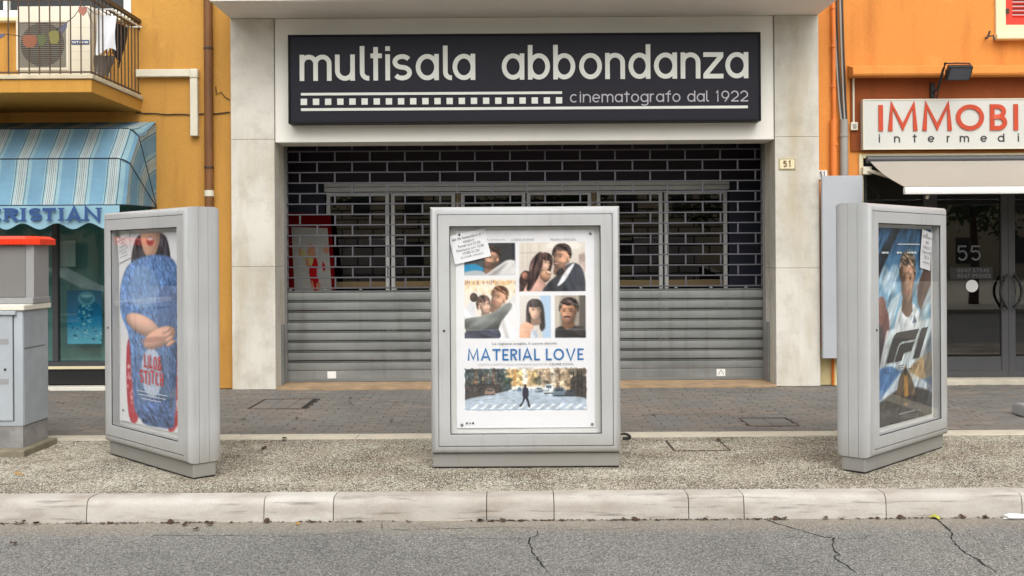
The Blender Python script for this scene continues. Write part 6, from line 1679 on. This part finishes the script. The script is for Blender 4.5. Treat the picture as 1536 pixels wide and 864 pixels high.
for px, py in ((427, 660), (396, 674), (1078, 663)): leaf(px, py, .002, 1.2, 'leaf', 'dark curled leaf lying on the pale gravel pavement', 'leaves on the gravel')
for px, py in ((25, 711), (30, 714)): leaf(px, py, .002, 1.0, 'leaf_ochre', 'ochre leaf on the gravel in front of the grey cabinet', 'ochre leaves by the cabinet')
for px, py in ((525, 606), (445, 629), (442, 645), (595, 606), (588, 631), (366, 630), (526, 598), (1113, 619), (980, 623), (1262, 618)): leaf(px, py, .003, .9, 'leaf', 'tiny dark leaf lying on the grey block paving', 'leaves on the paving')
# crumpled paper at the kerb
bm = BM(); bmesh.ops.create_icosphere(bm, subdivisions=2, radius=1)
for v in bm.verts: v.co *= random.uniform(.7, 1.15)
for v in bm.verts: v.co = Vector((v.co.x * .085, v.co.y * .03, max(0, v.co.z * .022 + .014)))
lx_, ly_ = GND(1524, 779, ROADZ)
o = obj('crumpled_paper', bm, M['paper'], local=True); o.location = (lx_, KF - .05, ROADZ + .001); tag(o, 'crumpled white paper lying against the kerb at right', 'litter')
# loop of black cable behind the middle case
lx_, ly_ = GND(936, 658)
pts = [(lx_ + .05 * math.cos(a), ly_ + .05 * math.sin(a), .012 + .02 * max(0, math.sin(a))) for a in np.linspace(-1.9, 2.6, 16)]
bm = tube(BM(), pts, .011, 8)
o = obj('cable_loop', bm, M['black'], None, smooth=60, loc=(lx_, ly_, 0)); tag(o, 'loop of black cable sticking from the ground beside the middle case', 'cable')
# grey weight block at the right edge
gx_, gy_ = GND(1540, 628)
bm = BM(); r0 = bmesh.ops.create_cube(bm, size=1)
for v in bm.verts:
    t_ = 1 if v.co.z > 0 else 0; k_ = .5 - .05 * t_
    v.co = Vector((gx_ + .2 + v.co.x * 2 * k_ * .4, gy_ + .16 + v.co.y * 2 * k_ * .32, .003 + t_ * .10))
bmesh.ops.bevel(bm, geom=list(bm.edges), offset=.012, segments=2, affect='EDGES')
tube(bm, [(gx_ + .2, gy_ + .16, .1), (gx_ + .2, gy_ + .16, .16)], .03, 12)
o = obj('weight_block', bm, M['box_light'], None, smooth=40, loc=(gx_ + .2, gy_ + .16, 0)); tag(o, 'low grey weight block on the paving at the right edge', 'block')

# ================================================================== ACROSS THE ROAD (seen mirrored in the shop glass)
fp = obj('far_pavement', boxm(-48, 48, -46, -4.2, -.18, -.02), M['strip']); tag(fp, kind='structure')
fb = empty('opposite_house', (0, -43, 0), 'pale house across the road, mirrored in the glass doors', 'building')
obj('wall', boxm(-44, 44, -44, -40, -.02, 7.2), stucco('pale_stucco', srgb(190, 178, 156), srgb(160, 146, 124)), fb)
fwm = None
for fl_ in range(2):
    for k in range(-9, 10):
        x = k * 3.4 + .6; z = .9 + fl_ * 3.2
        w_ = obj('window', boxm(x - .6, x + .6, -40.0, -39.95, z, z + 1.6), M['charcoal'], fb)
obj('roof', boxm(-44.6, 44.6, -44.6, -39.4, 7.201, 7.5), M['tan_stone'], fb)
def tree(x, y_, h, label, seed):
    r_ = random.Random(seed); e = empty('street_tree', (x, y_, -.02), label, 'tree', 'trees across the road')
    obj('trunk', tube(BM(), [(x, y_, -.02), (x + .05, y_, h * .25), (x - .04, y_ + .05, h * .5), (x, y_, h * .8)], [.16, .13, .1, .04], 8), M['iron'], e, smooth=60)
    bm = BM(); cl = [(x + r_.gauss(0, h * .16), y_ + r_.gauss(0, h * .16), h * .66 + r_.gauss(0, h * .13)) for _ in range(26)]
    for c in cl:
        for _ in range(75):
            p = Vector(c) + Vector((r_.gauss(0, .34), r_.gauss(0, .34), r_.gauss(0, .28))); a = Vector((r_.uniform(-1, 1), r_.uniform(-1, 1), r_.uniform(-1, 1))).normalized() * .11; b = a.orthogonal().normalized() * .07
            bm.faces.new([bm.verts.new(p - a), bm.verts.new(p + b), bm.verts.new(p + a), bm.verts.new(p - b)])
    obj('crown', bm, M['tree_leaf'], e)
M['tree_leaf'] = plain('tree_foliage', (.05, .085, .03), .7, var=.4, scale=6)
for k, (x, y_, h) in enumerate(((-12.5, -7.5, 5.6), (-6.0, -7.0, 6.2), (1.2, -7.6, 5.8), (7.6, -7.1, 6.4), (14.0, -7.4, 5.7))):
    tree(x, y_, h, ['leftmost', 'second from left', 'middle', 'second from right', 'rightmost'][k] + ' leafy street tree across the road', 100 + k)
def car(x0, yc, label, mt):
    e = empty('parked_car', (x0 + 2, yc, ROADZ), label, 'car', 'cars parked across the road'); z0 = ROADZ
    lo = [(0, .3), (.02, .72), (.25, .92), (1.0, .98), (2.9, .95), (3.7, .82), (4.0, .62), (4.02, .3)]
    obj('body', prism(BM(), [(x0 + a, z0 + b) for a, b in lo], yc - .82, yc + .82), mt, e, smooth=30)
    cab = [(.35, .93), (.62, 1.36), (1.1, 1.45), (2.0, 1.42), (2.9, .951)]
    obj('cabin', prism(BM(), [(x0 + a, z0 + b) for a, b in cab], yc - .7, yc + .7), mt, e, smooth=30)
    for s_ in (-1, 1):
        obj('side_window', prism(BM(), [(x0 + .62, z0 + 1.0), (x0 + .75, z0 + 1.34), (x0 + 1.95, z0 + 1.34), (x0 + 2.55, z0 + 1.0)], yc + s_ * .701, yc + s_ * .708), M['black'], e)
        for a in (.75, 3.2): obj('wheel', tube(BM(), [(x0 + a, yc + s_ * .66, z0 + .31), (x0 + a, yc + s_ * .84, z0 + .31)], .31, 20), M['black'], e, smooth=40)
car(-13.6, -2.2, 'silver car parked across the road, mirrored in the left shop window', M['alu'])
car(3.2, -2.2, 'white car parked across the road, mirrored in the right shop doors', M['white'])
